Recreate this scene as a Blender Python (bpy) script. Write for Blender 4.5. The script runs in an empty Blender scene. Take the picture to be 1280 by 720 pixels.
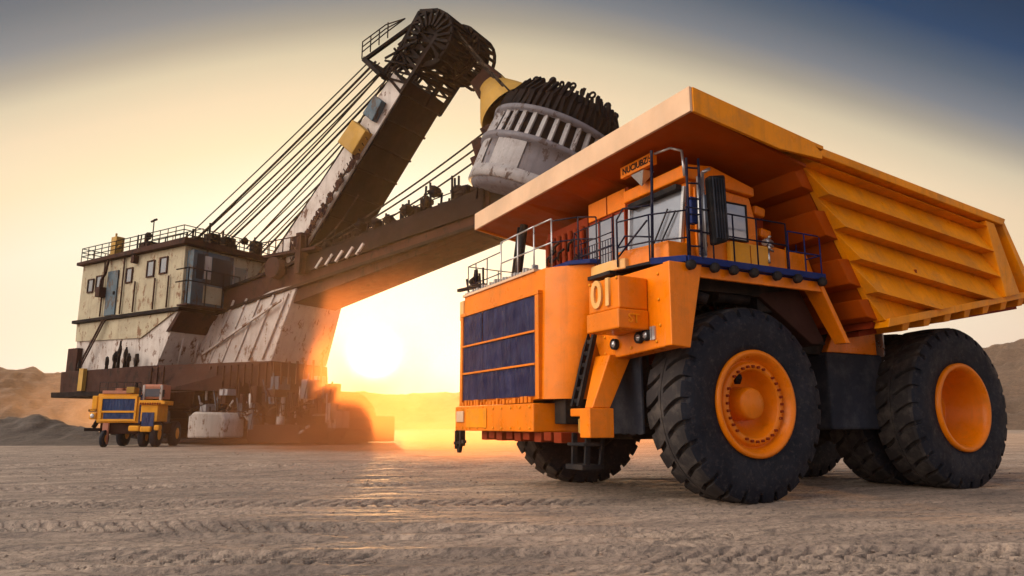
import bpy, math, random
import numpy as np
from mathutils import Vector, Matrix
random.seed(7); R = math.radians
SC = bpy.context.scene; COL = SC.collection

# ------------------------------------------------------------------ camera frame
CAM = Vector((-11.288, -10.78, 1.55))
HEAD = R(62.2)                       # heading of the view, from +x towards +y
PITCH = math.atan(170/904)
FW = Vector((math.cos(HEAD), math.sin(HEAD), 0)); RT = Vector((math.sin(HEAD), -math.cos(HEAD), 0))
def ground_pt(r, d, z=0):            # r metres right, d metres ahead of the camera
    p = CAM + RT*r + FW*d; return Vector((p.x, p.y, z))
SUN_AZ = HEAD + R(10.8); SUN_EL = R(5.2)
SUN = Vector((math.cos(SUN_AZ)*math.cos(SUN_EL), math.sin(SUN_AZ)*math.cos(SUN_EL), math.sin(SUN_EL)))

# ------------------------------------------------------------------ materials
def node(nt, typ, **kw):
    n = nt.nodes.new(typ)
    for k, v in kw.items(): setattr(n, k, v)
    return n
def newmat(name):
    m = bpy.data.materials.new(name); m.use_nodes = True
    nt = m.node_tree; b = nt.nodes['Principled BSDF']; return m, nt, b
def mixc(nt, fac, a, b):
    n = node(nt, 'ShaderNodeMix', data_type='RGBA')
    for s, v in ((0, fac), (6, a), (7, b)):
        if isinstance(v, (int, float)): n.inputs[s].default_value = v
        elif isinstance(v, tuple): n.inputs[s].default_value = (*v, 1) if len(v) == 3 else v
        else: nt.links.new(v, n.inputs[s])
    return n.outputs[2]
def noise(nt, scale, detail=6, rough=.6, vec=None, stretch=None):
    n = node(nt, 'ShaderNodeTexNoise'); n.inputs['Scale'].default_value = scale
    n.inputs['Detail'].default_value = detail; n.inputs['Roughness'].default_value = rough
    t = node(nt, 'ShaderNodeTexCoord'); v = t.outputs['Object']
    if stretch:
        mp = node(nt, 'ShaderNodeMapping'); mp.inputs['Scale'].default_value = stretch
        nt.links.new(v, mp.inputs[0]); v = mp.outputs[0]
    nt.links.new(v, n.inputs['Vector']); return n.outputs['Fac']
def ramp(nt, src, stops):
    r = node(nt, 'ShaderNodeValToRGB'); nt.links.new(src, r.inputs[0]); e = r.color_ramp.elements
    while len(e) < len(stops): e.new(.5)
    for k, (p, c) in enumerate(stops):
        e[k].position = p; e[k].color = (c, c, c, 1) if isinstance(c, (int, float)) else (*c, 1)
    return r.outputs[0]
def bump(nt, b, h, strength, dist):
    n = node(nt, 'ShaderNodeBump'); n.inputs['Strength'].default_value = strength; n.inputs['Distance'].default_value = dist
    nt.links.new(h, n.inputs['Height']); nt.links.new(n.outputs[0], b.inputs['Normal'])

def painted(name, col, rough=.4, dust=(.30, .20, .12), dirt=.35, streak=.5, wear=.0, wearcol=(.05, .035, .03), scale=1., metal=0., spec=.22, chips=0.):
    """paint with dust patches, vertical run-off streaks and chipped wear"""
    m, nt, b = newmat(name)
    dark = tuple(c*.72 for c in col)
    c = mixc(nt, ramp(nt, noise(nt, .8*scale, 5), [(.3, 0), (.7, 1)]), dark, col)
    st = ramp(nt, noise(nt, 2.2*scale, 6, .65, stretch=(2.2, 2.2, .18)), [(.5, 0), (.78, streak)])
    c = mixc(nt, st, c, tuple(x*.45+y*.2 for x, y in zip(col, dust)))
    du = ramp(nt, noise(nt, 1.7*scale, 9, .72), [(.48, 0), (.74, dirt)])
    c = mixc(nt, du, c, dust)
    if wear:
        we = ramp(nt, noise(nt, 3.1*scale, 10, .75, stretch=(1, 1, .5)), [(.57-.16*wear, 0), (.60-.13*wear, 1)])
        c = mixc(nt, we, c, wearcol)
    if chips: c = mixc(nt, ramp(nt, noise(nt, 19*scale, 7, .8), [(.655, 0), (.68, chips)]), c, wearcol)
    nt.links.new(c, b.inputs['Base Color'])
    rr = ramp(nt, noise(nt, 3*scale, 7), [(.3, rough*.8), (.75, min(1, rough+.3))])
    nt.links.new(rr, b.inputs['Roughness']); b.inputs['Metallic'].default_value = metal; b.inputs['Specular IOR Level'].default_value = spec
    bump(nt, b, noise(nt, 14*scale, 5), .12, .02)
    return m
M = {}
M['orange'] = painted('orange_paint', (.86, .205, .0002), .24, dust=(.40, .13, .015), dirt=.55, streak=.6, spec=.26, chips=.55, wearcol=(.12, .05, .025))
M['bed'] = painted('bed_orange_paint', (.86, .285, .001), .32, dust=(.36, .16, .04), dirt=.65, streak=.8, spec=.22, chips=.8, wearcol=(.12, .055, .03))
M['soffit'] = painted('shaded_soffit_paint', (.42, .070, .002), .45, dust=(.22, .09, .03), dirt=.35, streak=.2, spec=.07)  # darker, redder orange: the shade under the canopy is put into the colour
M['lip'] = painted('sky_sheen_orange_paint', (.72, .47, .30), .36, dust=(.6, .45, .33), dirt=.5, streak=.15)  # truck orange paled, the sky's reflection on the lip put into the colour
M['ledge'] = painted('pale_orange_paint', (.80, .43, .13), .45, dust=(.6, .42, .28), dirt=.5, streak=.3)
M['redox'] = painted('red_oxide_paint', (.24, .030, .008), .5, dust=(.2, .08, .04), dirt=.25, spec=.07)
M['navy'] = painted('navy_paint', (.010, .024, .13), .38, dust=(.10, .10, .14), dirt=.25, streak=.4, spec=.07)
M['rail'] = painted('rail_paint', (.007, .009, .028), .4, dust=(.2, .16, .14), dirt=.4, spec=.07)
M['black'] = painted('black_steel', (.014, .014, .017), .5, dust=(.10, .075, .06), dirt=.5, spec=.07)
M['chassis'] = painted('chassis_steel', (.02, .018, .018), .6, dust=(.09, .06, .045), dirt=.6, spec=.07)
M['flap'] = painted('flap_rubber', (.028, .032, .045), .65, dust=(.09, .085, .09), dirt=.6, spec=.07)
M['chrome'] = painted('bright_steel', (.6, .6, .62), .25, dust=(.4, .35, .3), dirt=.4, metal=.8)
M['cream'] = painted('cream_house_paint', (.43, .37, .26), .7, dust=(.17, .12, .09), dirt=.5, streak=.75, wear=.10, wearcol=(.17, .09, .05), scale=.5)
M['white'] = painted('weathered_white_paint', (.54, .48, .45), .65, dust=(.26, .17, .13), dirt=.55, streak=.9, wear=.07, wearcol=(.13, .07, .05), scale=.45)
M['grey'] = painted('dipper_grey_paint', (.165, .155, .180), .5, dust=(.10, .08, .085), dirt=.7, streak=.9, wear=.1, wearcol=(.07, .05, .05), scale=.5)
M['rust'] = painted('rusty_steel', (.050, .022, .018), .75, dust=(.08, .04, .028), dirt=.5, streak=.6, wear=.15, wearcol=(.02, .013, .012), scale=.5, spec=.07)
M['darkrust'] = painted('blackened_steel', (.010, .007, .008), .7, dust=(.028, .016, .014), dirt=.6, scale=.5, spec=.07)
M['lightgrey'] = painted('light_grey_paint', (.34, .32, .33), .55, dust=(.14, .11, .11), dirt=.6, streak=.9, wear=.12, wearcol=(.08, .055, .05), scale=.6)
M['blue'] = painted('faded_blue_paint', (.055, .10, .14), .5, dust=(.12, .12, .12), dirt=.6, streak=.8, wear=.3, scale=.5)
M['ochre'] = painted('ochre_paint', (.46, .26, .05), .6, dust=(.2, .12, .06), dirt=.5, streak=.5, scale=.5)
M['cable'] = painted('greased_cable', (.02, .017, .017), .6, spec=.07)
M['yellow'] = painted('yellow_orange_paint', (.85, .36, .02), .4, dirt=.35, streak=.3)
M['pinkdust'] = painted('faded_red_paint', (.50, .20, .13), .6, dirt=.5)

def glass(name, col):
    m, nt, b = newmat(name); b.inputs['Base Color'].default_value = (*col, 1)
    b.inputs['Metallic'].default_value = .55; b.inputs['Specular IOR Level'].default_value = .9
    nt.links.new(ramp(nt, noise(nt, 3, 6), [(.35, .06), (.8, .3)]), b.inputs['Roughness'])
    bump(nt, b, noise(nt, 1.2, 3), .12, .05); return m
M['glass'] = glass('cab_glass', (.34, .36, .41)); M['darkglass'] = glass('dark_glass', (.05, .06, .08))
M['lens'] = glass('lamp_lens', (.5, .5, .52))
# tarpaulin-like navy radiator cover with hanging wrinkles
def tarp(name, a, c):
    m, nt, b = newmat(name)
    w = noise(nt, 3.0, 6, .6, stretch=(1, 1.6, .35))
    nt.links.new(mixc(nt, ramp(nt, w, [(.45, 0), (.75, 1)]), a, c), b.inputs['Base Color'])
    b.inputs['Roughness'].default_value = .45; b.inputs['Specular IOR Level'].default_value = .18
    bump(nt, b, noise(nt, 2.6, 5, .55, stretch=(1, 1.8, .4)), .8, .2); return m
M['tarp'] = tarp('radiator_cover', (.006, .008, .045), (.020, .024, .085))
M['tarpblue'] = tarp('radiator_cover_blue', (.010, .028, .10), (.03, .055, .13))
def rubber():
    m, nt, b = newmat('tyre_rubber')
    c = mixc(nt, ramp(nt, noise(nt, 1.3, 8, .7), [(.4, 0), (.72, .8)]), (.007, .009, .016), (.024, .026, .036))
    c = mixc(nt, ramp(nt, noise(nt, 9, 9, .75), [(.52, 0), (.72, .5)]), c, (.10, .085, .08))
    nt.links.new(c, b.inputs['Base Color'])
    b.inputs['Specular IOR Level'].default_value = .12
    nt.links.new(ramp(nt, noise(nt, 5, 6), [(.3, .4), (.7, .75)]), b.inputs['Roughness'])
    bump(nt, b, noise(nt, 30, 5), .25, .02); return m
M['rubber'] = rubber(); M['tread'] = painted('dusty_tread_rubber', (.040, .036, .038), .75, dust=(.12, .10, .088), dirt=.75, streak=0, scale=1.4, spec=.07)
def air(name, dens, col, g, soft=False):
    m = bpy.data.materials.new(name); m.use_nodes = True; nt = m.node_tree
    nt.nodes.remove(nt.nodes['Principled BSDF']); v = node(nt, 'ShaderNodeVolumePrincipled')
    v.inputs['Density'].default_value = dens
    if soft:        # dust thins out to nothing at the rim of its cloud
        t = node(nt, 'ShaderNodeTexCoord'); gr = node(nt, 'ShaderNodeTexGradient', gradient_type='SPHERICAL'); nt.links.new(t.outputs['Object'], gr.inputs[0])
        nz = node(nt, 'ShaderNodeTexNoise'); nz.inputs['Scale'].default_value = 2.6; nz.inputs['Detail'].default_value = 3; nt.links.new(t.outputs['Object'], nz.inputs['Vector'])
        def mm(op, a, c):
            n = node(nt, 'ShaderNodeMath', operation=op)
            for i, q in enumerate((a, c)):
                if isinstance(q, (int, float)): n.inputs[i].default_value = q
                else: nt.links.new(q, n.inputs[i])
            return n.outputs[0]
        nn = mm('MAXIMUM', mm('MULTIPLY', mm('SUBTRACT', nz.outputs['Fac'], .32), 3.2), 0)
        nt.links.new(mm('MULTIPLY', mm('MULTIPLY', mm('POWER', gr.outputs['Fac'], 2.2), nn), dens*3), v.inputs['Density'])
    if True: pass
    v.inputs['Color'].default_value = (*col, 1); v.inputs['Anisotropy'].default_value = g
    nt.links.new(v.outputs[0], nt.nodes['Material Output'].inputs['Volume']); return m

# ------------------------------------------------------------------ mesh builder
class MB:
    def __init__(s): s.v = []; s.f = []; s.smooth = []
    def add(s, vs, fs, sm=False):
        o = len(s.v); s.v += [tuple(v) for v in vs]; s.f += [tuple(i+o for i in f) for f in fs]; s.smooth += [sm]*len(fs); return s
    def box(s, a, b):
        x0, y0, z0 = a; x1, y1, z1 = b
        return s.hexa([(x0,y0,z0),(x1,y0,z0),(x1,y1,z0),(x0,y1,z0)], [(x0,y0,z1),(x1,y0,z1),(x1,y1,z1),(x0,y1,z1)])
    def hexa(s, lo, hi):      # any ring extruded to any other ring
        n = len(lo); return s.add(list(lo)+list(hi), [tuple(range(n))[::-1], tuple(range(n, 2*n))]+[(i, (i+1) % n, n+(i+1) % n, n+i) for i in range(n)])
    def prism(s, poly, ax, a, b):   # poly in the two other axes (cyclic order kept x,y,z without ax)
        def P(q, c): l = list(q); l.insert(ax, c); return tuple(l)
        return s.hexa([P(q, a) for q in poly], [P(q, b) for q in poly])
    def beam(s, p, q, w, h=None, up=(0, 0, 1)):
        h = h or w; p = Vector(p); q = Vector(q); d = (q-p).normalized(); u = Vector(up)
        if abs(d.dot(u)) > .98: u = Vector((1, 0, 0))
        x = d.cross(u).normalized(); y = x.cross(d)
        c = [x*(i*w/2)+y*(j*h/2) for i, j in ((-1,-1),(1,-1),(1,1),(-1,1))]
        return s.hexa([p+k for k in c], [q+k for k in c])
    def tube(s, p, q, r, n=8, r2=None):
        p = Vector(p); q = Vector(q); d = (q-p).normalized(); u = Vector((0, 0, 1)) if abs(d.z) < .95 else Vector((1, 0, 0))
        x = d.cross(u).normalized(); y = x.cross(d); r2 = r if r2 is None else r2
        a = [x*math.cos(6.28318*i/n)+y*math.sin(6.28318*i/n) for i in range(n)]
        s.add([p+k*r for k in a]+[q+k*r2 for k in a], [(i, (i+1) % n, n+(i+1) % n, n+i) for i in range(n)], True)
        o = len(s.v)-2*n; s.f += [tuple(range(o, o+n))[::-1], tuple(range(o+n, o+2*n))]; s.smooth += [False]*2; return s
    def path(s, pts, r, n=6):
        for a, b in zip(pts, pts[1:]): s.tube(a, b, r, n)
        return s
    def lathe(s, prof, c=(0, 0, 0), axis=1, n=48, sm=True, closed=False):   # prof: (radius, offset along axis)
        vs = []; m = len(prof)
        for i in range(n):
            a = 6.28318530718*i/n; ca, sa = math.cos(a), math.sin(a)
            for r, h in prof:
                p = [0, 0, 0]; p[axis] = h; p[(axis+1) % 3] = r*ca; p[(axis+2) % 3] = r*sa
                vs.append((p[0]+c[0], p[1]+c[1], p[2]+c[2]))
        fs = [(i*m+j, ((i+1) % n)*m+j, ((i+1) % n)*m+j+1, i*m+j+1) for i in range(n) for j in range(m-1)]
        return s.add(vs, fs, sm)
    def blob(s, c, r, n=7, seed=0):
        rnd = random.Random(seed); vs = []; 
        for i in range(n+1):
            for j in range(n):
                t = math.pi*i/n; p = 6.283*j/n; k = 1+rnd.uniform(-.25, .25)
                vs.append((c[0]+r[0]*k*math.sin(t)*math.cos(p), c[1]+r[1]*k*math.sin(t)*math.sin(p), c[2]+r[2]*k*math.cos(t)))
        return s.add(vs, [(i*n+j, i*n+(j+1) % n, (i+1)*n+(j+1) % n, (i+1)*n+j) for i in range(n) for j in range(n)])
    def mesh(s, name, mat):
        me = bpy.data.meshes.new(name); me.from_pydata(s.v, [], s.f); me.materials.append(mat)
        me.polygons.foreach_set('use_smooth', s.smooth); me.update()
        import bmesh
        bm = bmesh.new(); bm.from_mesh(me); bmesh.ops.recalc_face_normals(bm, faces=bm.faces); bm.to_mesh(me); bm.free()
        return me
    def build(s, name, mat, parent=None, bevel=0, label=None, loc=None):
        o = bpy.data.objects.new(name, s.mesh(name, mat if not isinstance(mat, str) else M[mat])); COL.objects.link(o)
        if parent is not None: o.parent = parent
        if loc is not None: o.location = loc
        if label: o['label'] = label
        if bevel:
            b = o.modifiers.new('bevel', 'BEVEL'); b.width = bevel; b.segments = 2; b.limit_method = 'ANGLE'; b.angle_limit = R(35)
            b.harden_normals = False
        return o
def each(b, name, mat, parent, bevel=0, gap=.03):     # one object per touching piece of the builder
    par = list(range(len(b.v)))
    def find(i):
        while par[i] != i: par[i] = par[par[i]]; i = par[i]
        return i
    for f in b.f:
        for q in f[1:]: par[find(q)] = find(f[0])
    comp = {}
    for k, f in enumerate(b.f): comp.setdefault(find(f[0]), []).append(k)
    gs = []
    for ks in comp.values():
        P = np.array([b.v[i] for k in ks for i in b.f[k]]); gs.append([P.min(0)-gap, P.max(0)+gap, ks])
    ch = True
    while ch:
        ch = False
        for i in range(len(gs)):
            for j in range(i+1, len(gs)):
                if (gs[i][0] <= gs[j][1]).all() and (gs[j][0] <= gs[i][1]).all():
                    gs[i] = [np.minimum(gs[i][0], gs[j][0]), np.maximum(gs[i][1], gs[j][1]), gs[i][2]+gs[j][2]]; gs.pop(j); ch = True; break
            if ch: break
    for lo_, hi_, ks in gs:
        ids = sorted({i for k in ks for i in b.f[k]}); mp = {v: n for n, v in enumerate(ids)}
        m = MB(); m.v = [b.v[i] for i in ids]; m.f = [tuple(mp[i] for i in b.f[k]) for k in ks]; m.smooth = [b.smooth[k] for k in ks]
        m.build(name, mat, parent, bevel)
def empty(name, loc, rz, label, cat):
    o = bpy.data.objects.new(name, None); COL.objects.link(o); o.location = loc; o.rotation_euler = (0, 0, rz)
    o['label'] = label; o['category'] = cat; return o
def dup(o, parent, loc=None, rz=None):
    c = o.copy(); COL.objects.link(c); c.parent = parent
    if loc is not None: c.location = loc
    if rz is not None: c.rotation_euler = (0, 0, rz)
    for ch in [k for k in bpy.data.objects if k.parent == o]:
        d = ch.copy(); COL.objects.link(d); d.parent = c
    return c
def text(name, body, size, mat, parent, loc, rot, depth=.02, fat=.012):
    cu = bpy.data.curves.new(name, 'FONT'); cu.body = body; cu.size = size; cu.extrude = depth; cu.align_x = 'CENTER'; cu.align_y = 'CENTER'
    cu.offset = fat*size; tmp = bpy.data.objects.new('tmp', cu); COL.objects.link(tmp)
    me = bpy.data.meshes.new_from_object(tmp.evaluated_get(bpy.context.evaluated_depsgraph_get())); bpy.data.objects.remove(tmp); me.materials.clear(); me.materials.append(M[mat])
    o = bpy.data.objects.new(name, me); COL.objects.link(o)
    o.parent = parent; o.location = loc; o.rotation_euler = rot; return o

# ------------------------------------------------------------------ haul truck
# truck frame: x to the rear, y to the far side, z up; the near front tyre's outer face is at y = 0
T = empty('haul_truck', (0, 0, 0), 0, 'huge orange mining dump truck with number 01 and wide canopy, nearest the camera', 'dump truck')
YC = 3.6

def tyre_mesh(n=28, Rr=2.0, W=1.16, rim=1.07):
    """tyre about the y axis, outer face near y=0, body towards +y"""
    # lateral stations: (y, base radius, groove depth there, shear in pitches, centre twist)
    st = []
    def S(w, r, g, sh): st.append((w, r, g, sh))
    h = W/2
    prof_side = [(.10, rim-.03, 0), (.035, rim+.03, 0), (.015, rim+.16, 0), (-.015, rim+.34, 0), (-.03, rim+.50, 0), (-.02, rim+.62, 0), (.0, Rr-.235, .0), (.012, Rr-.19, .03), (.03, Rr-.13, .075), (.065, Rr-.06, .10), (.12, Rr-.02, .105)]
    for y, r, g in prof_side: S(y, r, g, None)
    for k in range(1, 9): y = .12+(h-.075-.12)*k/8; S(y, Rr-.02+.02*k/8, .105, None)
    S(h-.07, Rr, .0, None); S(h-.02, Rr, 0, None); S(h-.012, Rr, 0, None); S(h+.012, Rr, 0, None)
    left = list(st[:-2]); mid = st[-2:]
    full = left+mid+[(W-y, r, g, sh) for y, r, g, sh in reversed(left)]
    sub = [0, .03, .24, .27, .45, .64, .82]
    vs = []; m = len(full); N = n*len(sub)
    for i in range(N):
        k, j = divmod(i, len(sub)); fr = sub[j]
        for (y, r, g, sh) in full:
            w = (y-h)/h                                   # -1 .. 1
            curve = .75*max(0, 1-abs(w))**1.6
            curve = -curve if w < 0 else curve
            c = .5*(.5+.5*max(-1, min(1, (w)/.07)))         # half-pitch stagger of the two sides
            th = (k+fr+curve+c)*2*math.pi/n
            rr = r-(g if j in (1, 2) else 0)
            if j in (1, 2) and g == 0 and r > Rr-.25: rr = r
            yy = y
            if g and j in (1, 2) and (y < .1): yy = y+.03
            if g and j in (1, 2) and (y > W-.1): yy = y-.03
            zc = rr*math.cos(th)
            if zc < -1.2: yy += math.copysign(.035*((-zc-1.2)/.8)**2, w)*(1 if abs(w) > .6 else 0)     # load bulge
            vs.append((rr*math.sin(th), yy, max(zc, -1.965+.012*math.sin(th*90))))
    b = MB(); b.add(vs, [(i*m+j, ((i+1) % N)*m+j, ((i+1) % N)*m+j+1, i*m+j+1) for i in range(N) for j in range(m-1)], False)
    me = b.mesh('tyre', M['rubber'])
    sm = np.zeros(len(me.polygons), bool)
    j = np.arange(len(sm)) % (m-1)
    sm[(j < 6) | (j > m-8)] = True
    me.polygons.foreach_set('use_smooth', sm); me.materials.append(M['tread']); me.polygons.foreach_set('material_index', ((j > 8) & (j < m-10)).astype(np.int32)); return me
TY = tyre_mesh()
def mesh_obj(name, me, parent, loc=(0, 0, 0)):
    o = bpy.data.objects.new(name, me); COL.objects.link(o); o.parent = parent; o.location = loc; return o

def front_wheel():
    w = MB().lathe([(1.08, .06), (1.09, -.02), (1.05, -.045), (1.0, -.04), (.97, .0), (.93, .05), (.90, .16), (.86, .18), (.84, .10), (.80, .075), (.70, .075), (.685, .11), (.63, .34), (.52, .50), (.38, .56), (.34, .56)], n=64).build('wheel', 'orange', T)
    mesh_obj('tyre', TY, w)
    MB().lathe([(.36, .58), (.33, .18), (.31, .12), (.28, .095), (.0, .09)], n=40).build('hub_cap', 'orange', w)
    bm_ = MB().tube((0, .09, 0), (0, .02, 0), .030, 6).mesh('bolt', M['redox'])
    for i in range(32):
        if i % 8 == 3: continue
        a = i*math.tau/32; mesh_obj('bolt', bm_, w, (.755*math.sin(a), 0, .755*math.cos(a)))
    b = MB(); b.beam((-.22, .30, .44), (-.30, .16, .55), .12, .1); b.tube((-.34, .2, .42), (-.16, .3, .62), .03)
    b.build('hub_valve', 'black', w)
    MB().lathe([(1.09, .1), (1.09, 1.2), (1.0, 1.24), (.3, 1.2), (.0, 1.2)], n=40).build('rim_back', 'chassis', w)
    return w
fw_ = front_wheel(); fw_.location = (0, 0, 1.955)
far = dup(fw_, T, (0, 2*YC, 1.955), math.pi)
def rear_wheel():
    w = MB().lathe([(1.08, .06), (1.085, -.02), (1.05, -.05), (.99, -.05), (.95, -.0), (.90, .10), (.88, .98), (.80, 1.03), (.40, 1.05), (.0, 1.05)], n=64).build('wheel', 'orange', T)
    mesh_obj('tyre', TY, w)
    MB().lathe([(.50, 1.06), (.48, .80), (.40, .72), (.0, .70)], n=40, c=(0, 0, 0)).build('hub_cap', 'orange', w)
    MB().lathe([(1.09, .1), (1.09, 1.2), (1.0, 1.24), (.0, 1.2)], n=40).build('rim_back', 'chassis', w)
    return w
rw = rear_wheel(); rw.location = (7.0, 0, 1.955)
dup(rw, T, (7.0, 1.42, 1.955), 0)
dup(rw, T, (7.0, 2*YC, 1.955), math.pi); dup(rw, T, (7.0, 2*YC-1.42, 1.955), math.pi)

# chassis and running gear
b = MB()
for y in (2.5, 4.3): b.prism([(-3.0, 1.55), (-3.0, 2.2), (-1.0, 2.5), (3.0, 2.6), (5.5, 3.1), (8.6, 3.3), (8.9, 2.7), (6.0, 2.2), (3.0, 1.6), (-.5, 1.5)], 1, y, y+.45)
for x in (-2.6, -.2, 2.6, 5.3, 8.0): b.beam((x, 2.6, 2.2 if x < 4 else 2.8), (x, 4.6, 2.2 if x < 4 else 2.8), .5, .5)
b.build('chassis_frame', 'chassis', T, .02)
MB().tube((0, 1.1, 2), (0, 6.1, 2), .34, 16).beam((0, 2.0, 1.9), (0, 5.2, 1.9), .8, .7).build('front_axle', 'chassis', T)
MB().lathe([(.0, 1.5), (.55, 1.5), (.62, 2.6), (.95, 3.2), (.95, 4.0), (.62, 4.6), (.55, 5.7), (0, 5.7)], c=(7, 0, 2), n=24).build('rear_axle', 'chassis', T)
b = MB().box((-.9, 2.95, 1.2), (2.6, 4.3, 3.9)); b.box((-2.4, 3.0, 2.0), (-.6, 6.6, 4.3)); b.box((2.4, 2.7, 1.9), (5.6, 4.5, 3.0))
b.build('engine_block', 'chassis', T, .05)
for y in (1.55, 5.35):
    MB().tube((-.1, y+.1, 2.1), (.15, y+.15, 4.2), .22, 14).tube((-.1, y+.1, 2.1), (0, y+.12, 3.1), .29, 14).build('suspension_strut', 'chassis', T)
for y in (2.2, 4.7): MB().tube((4.2, y, 2.3), (5.6, y, 4.3), .19, 14).tube((5.6, y, 4.3), (6.4, y, 5.2), .13, 12).build('hoist_ram', 'chassis', T)
# hoses and small gear over the wheel under the deck
b = MB(); rnd = random.Random(3)
for k in range(9):
    x = -1.3+k*.32; y = .75+rnd.random()*.6; z = 4.0+rnd.random()*.2
    b.path([(x, y, z), (x+.3, y+.2, z-.18), (x+.7, y+.1, z+.02), (x+1.0, y+.3, z-.1)], .035)
b.tube((-1.35, .25, 4.12), (-1.1, .1, 4.02), .11, 12)
b.tube((-.5, .5, 4.2), (.4, .5, 4.2), .12, 12); b.box((.6, .4, 3.95), (1.1, 1.0, 4.3))
each(b, 'hose_bundle', 'black', T, 0, .15)
MB().box((-1.2, 1.75, 2.9), (1.7, 2.6, 4.35)).build('inner_wheel_guard', 'redox', T, .02)

# fuel tank with its orange mounting
t = MB().box((3.42, .98, 1.42), (5.45, 2.45, 3.25)).build('fuel_tank', 'flap', T, .06)
MB().prism([(3.5, 3.253), (5.35, 3.253), (5.35, 4.0), (3.9, 3.95)], 1, 1.05, 2.3).build('tank_bracket', 'orange', t, .02)
MB().box((5.47, .94, 1.5), (5.52, 1.9, 4.02)).build('tank_edge_strip', 'chrome', t)
t = MB().prism([(1.18, 1.36), (1.3, 1.33), (1.42, 1.36), (1.54, 1.32), (1.7, 1.36), (1.84, 1.33), (2.0, 1.36), (2.14, 1.34), (2.35, 1.38), (2.35, 2.95), (1.2, 2.95)], 0, -1.98, -1.93).build('mud_flap', 'flap', T)
dupf = MB().box((-1.75, 1.3, 1.55), (-1.68, 2.5, 3.4)).build('mud_flap', 'chassis', T)

# hood / radiator house
Q = [(-2.30, 1.98), (-2.80, 2.10), (-3.25, 2.86)]
arc = [tuple((1-t_)**2*a+2*t_*(1-t_)*b_+t_*t_*c_ for a, b_, c_ in zip(*Q)) for t_ in [i/12 for i in range(13)]]
hood_plan = [(-3.25, 2.98), (-3.25, 7.25), (-1.3, 7.25), (-1.3, 1.98)]+arc
lo = [(-3.30, 2.98, 2.08), (-3.30, 7.25, 2.08), (-1.3, 7.25, 2.08), (-1.3, 2.2, 2.08)]+[(x-.50+.45*i/12, y+.30*(1-i/12)+.04, 2.08) for i, (x, y) in enumerate(arc)]
b = MB(); n = len(hood_plan); vs = lo+[(x, y, 4.98) for x, y in hood_plan]
b.add(vs, [tuple(range(n))[::-1], tuple(range(n, 2*n))]); b.add(vs, [(i, (i+1) % n, n+(i+1) % n, n+i) for i in range(4)]+[(n-1, 0, n, 2*n-1)]); b.add(vs, [(i, i+1, n+i+1, n+i) for i in range(4, n-1)], True)
b.build('hood', 'orange', T)
# grille frame and the three navy covers
b = MB()
b.box((-3.38, 2.98, 2.08), (-3.22, 3.14, 4.40)); b.box((-3.38, 7.1, 2.08), (-3.22, 7.25, 4.40)); b.box((-3.385, 2.98, 4.403), (-3.22, 7.25, 4.50))
fr = b.build('grille_frame', 'orange', T, .012)
for z0, z1 in ((2.16, 2.83), (2.89, 3.56), (3.62, 4.40)):
    if z0 > 3.5:
        pans = ((3.15, 5.9), (5.95, 7.09))
    else: pans = ((3.15, 7.09),)
    for y0, y1 in pans:
        g = MB(); ny, nz = 40, 14; vs = []; rnd = random.Random(int(z0*100+y0*7))
        ph = [rnd.uniform(0, 6.28) for _ in range(6)]
        for i in range(ny+1):
            for j in range(nz+1):
                y = y0+(y1-y0)*i/ny; z = z0+(z1-z0)*j/nz; e = min(1, 4*min(j, nz-j)/nz)*min(1, 6*min(i, ny-i)/ny)
                d = e*(.02*math.sin(y*9+z*2+ph[0])+.014*math.sin(y*17-z*5+ph[1])+.012*math.sin(z*11+y*3+ph[2])+.010*math.sin(y*31+z*7+ph[3]))
                vs.append((-3.345-d*.8, y, z))
        g.add(vs, [(i*(nz+1)+j, (i+1)*(nz+1)+j, (i+1)*(nz+1)+j+1, i*(nz+1)+j+1) for i in range(ny) for j in range(nz)], True)
        g.build('grille_cover', 'tarp', T)
b = MB()
for z in (2.86, 3.59): b.box((-3.39, 3.143, z-.022), (-3.26, 7.097, z+.022))
b.build('grille_crossbar', 'orange', T)
b = MB(); rnd = random.Random(5)
for k in range(22):
    y = 3.2+k*.18; MB().box((-3.46, y, 2.01), (-3.385, y+rnd.uniform(.06, .15), 2.03+rnd.uniform(.05, .13))).build('grille_clip', 'orange', T, .01)
each(MB().box((-3.2, 7.253, 2.2), (-2.3, 7.55, 3.1)).box((-3.1, 7.253, 3.3), (-2.3, 7.6, 4.1)).box((-3.3, 7.253, 4.35), (-2.6, 7.5, 4.9)), 'side_locker', 'ledge', T, .03)
# hood edge kerb, navy
MB().prism([(-2.95, 2.35), (-2.95, 3.6), (-2.4, 3.6), (-2.4, 1.9), (-2.65, 1.98)], 2, 4.983, 5.08).build('hood_kerb', 'navy', T, .01)
MB().box((-3.3, 3.3, 4.983), (-3.1, 7.3, 5.045)).build('hood_lip', 'lip', T)

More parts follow.
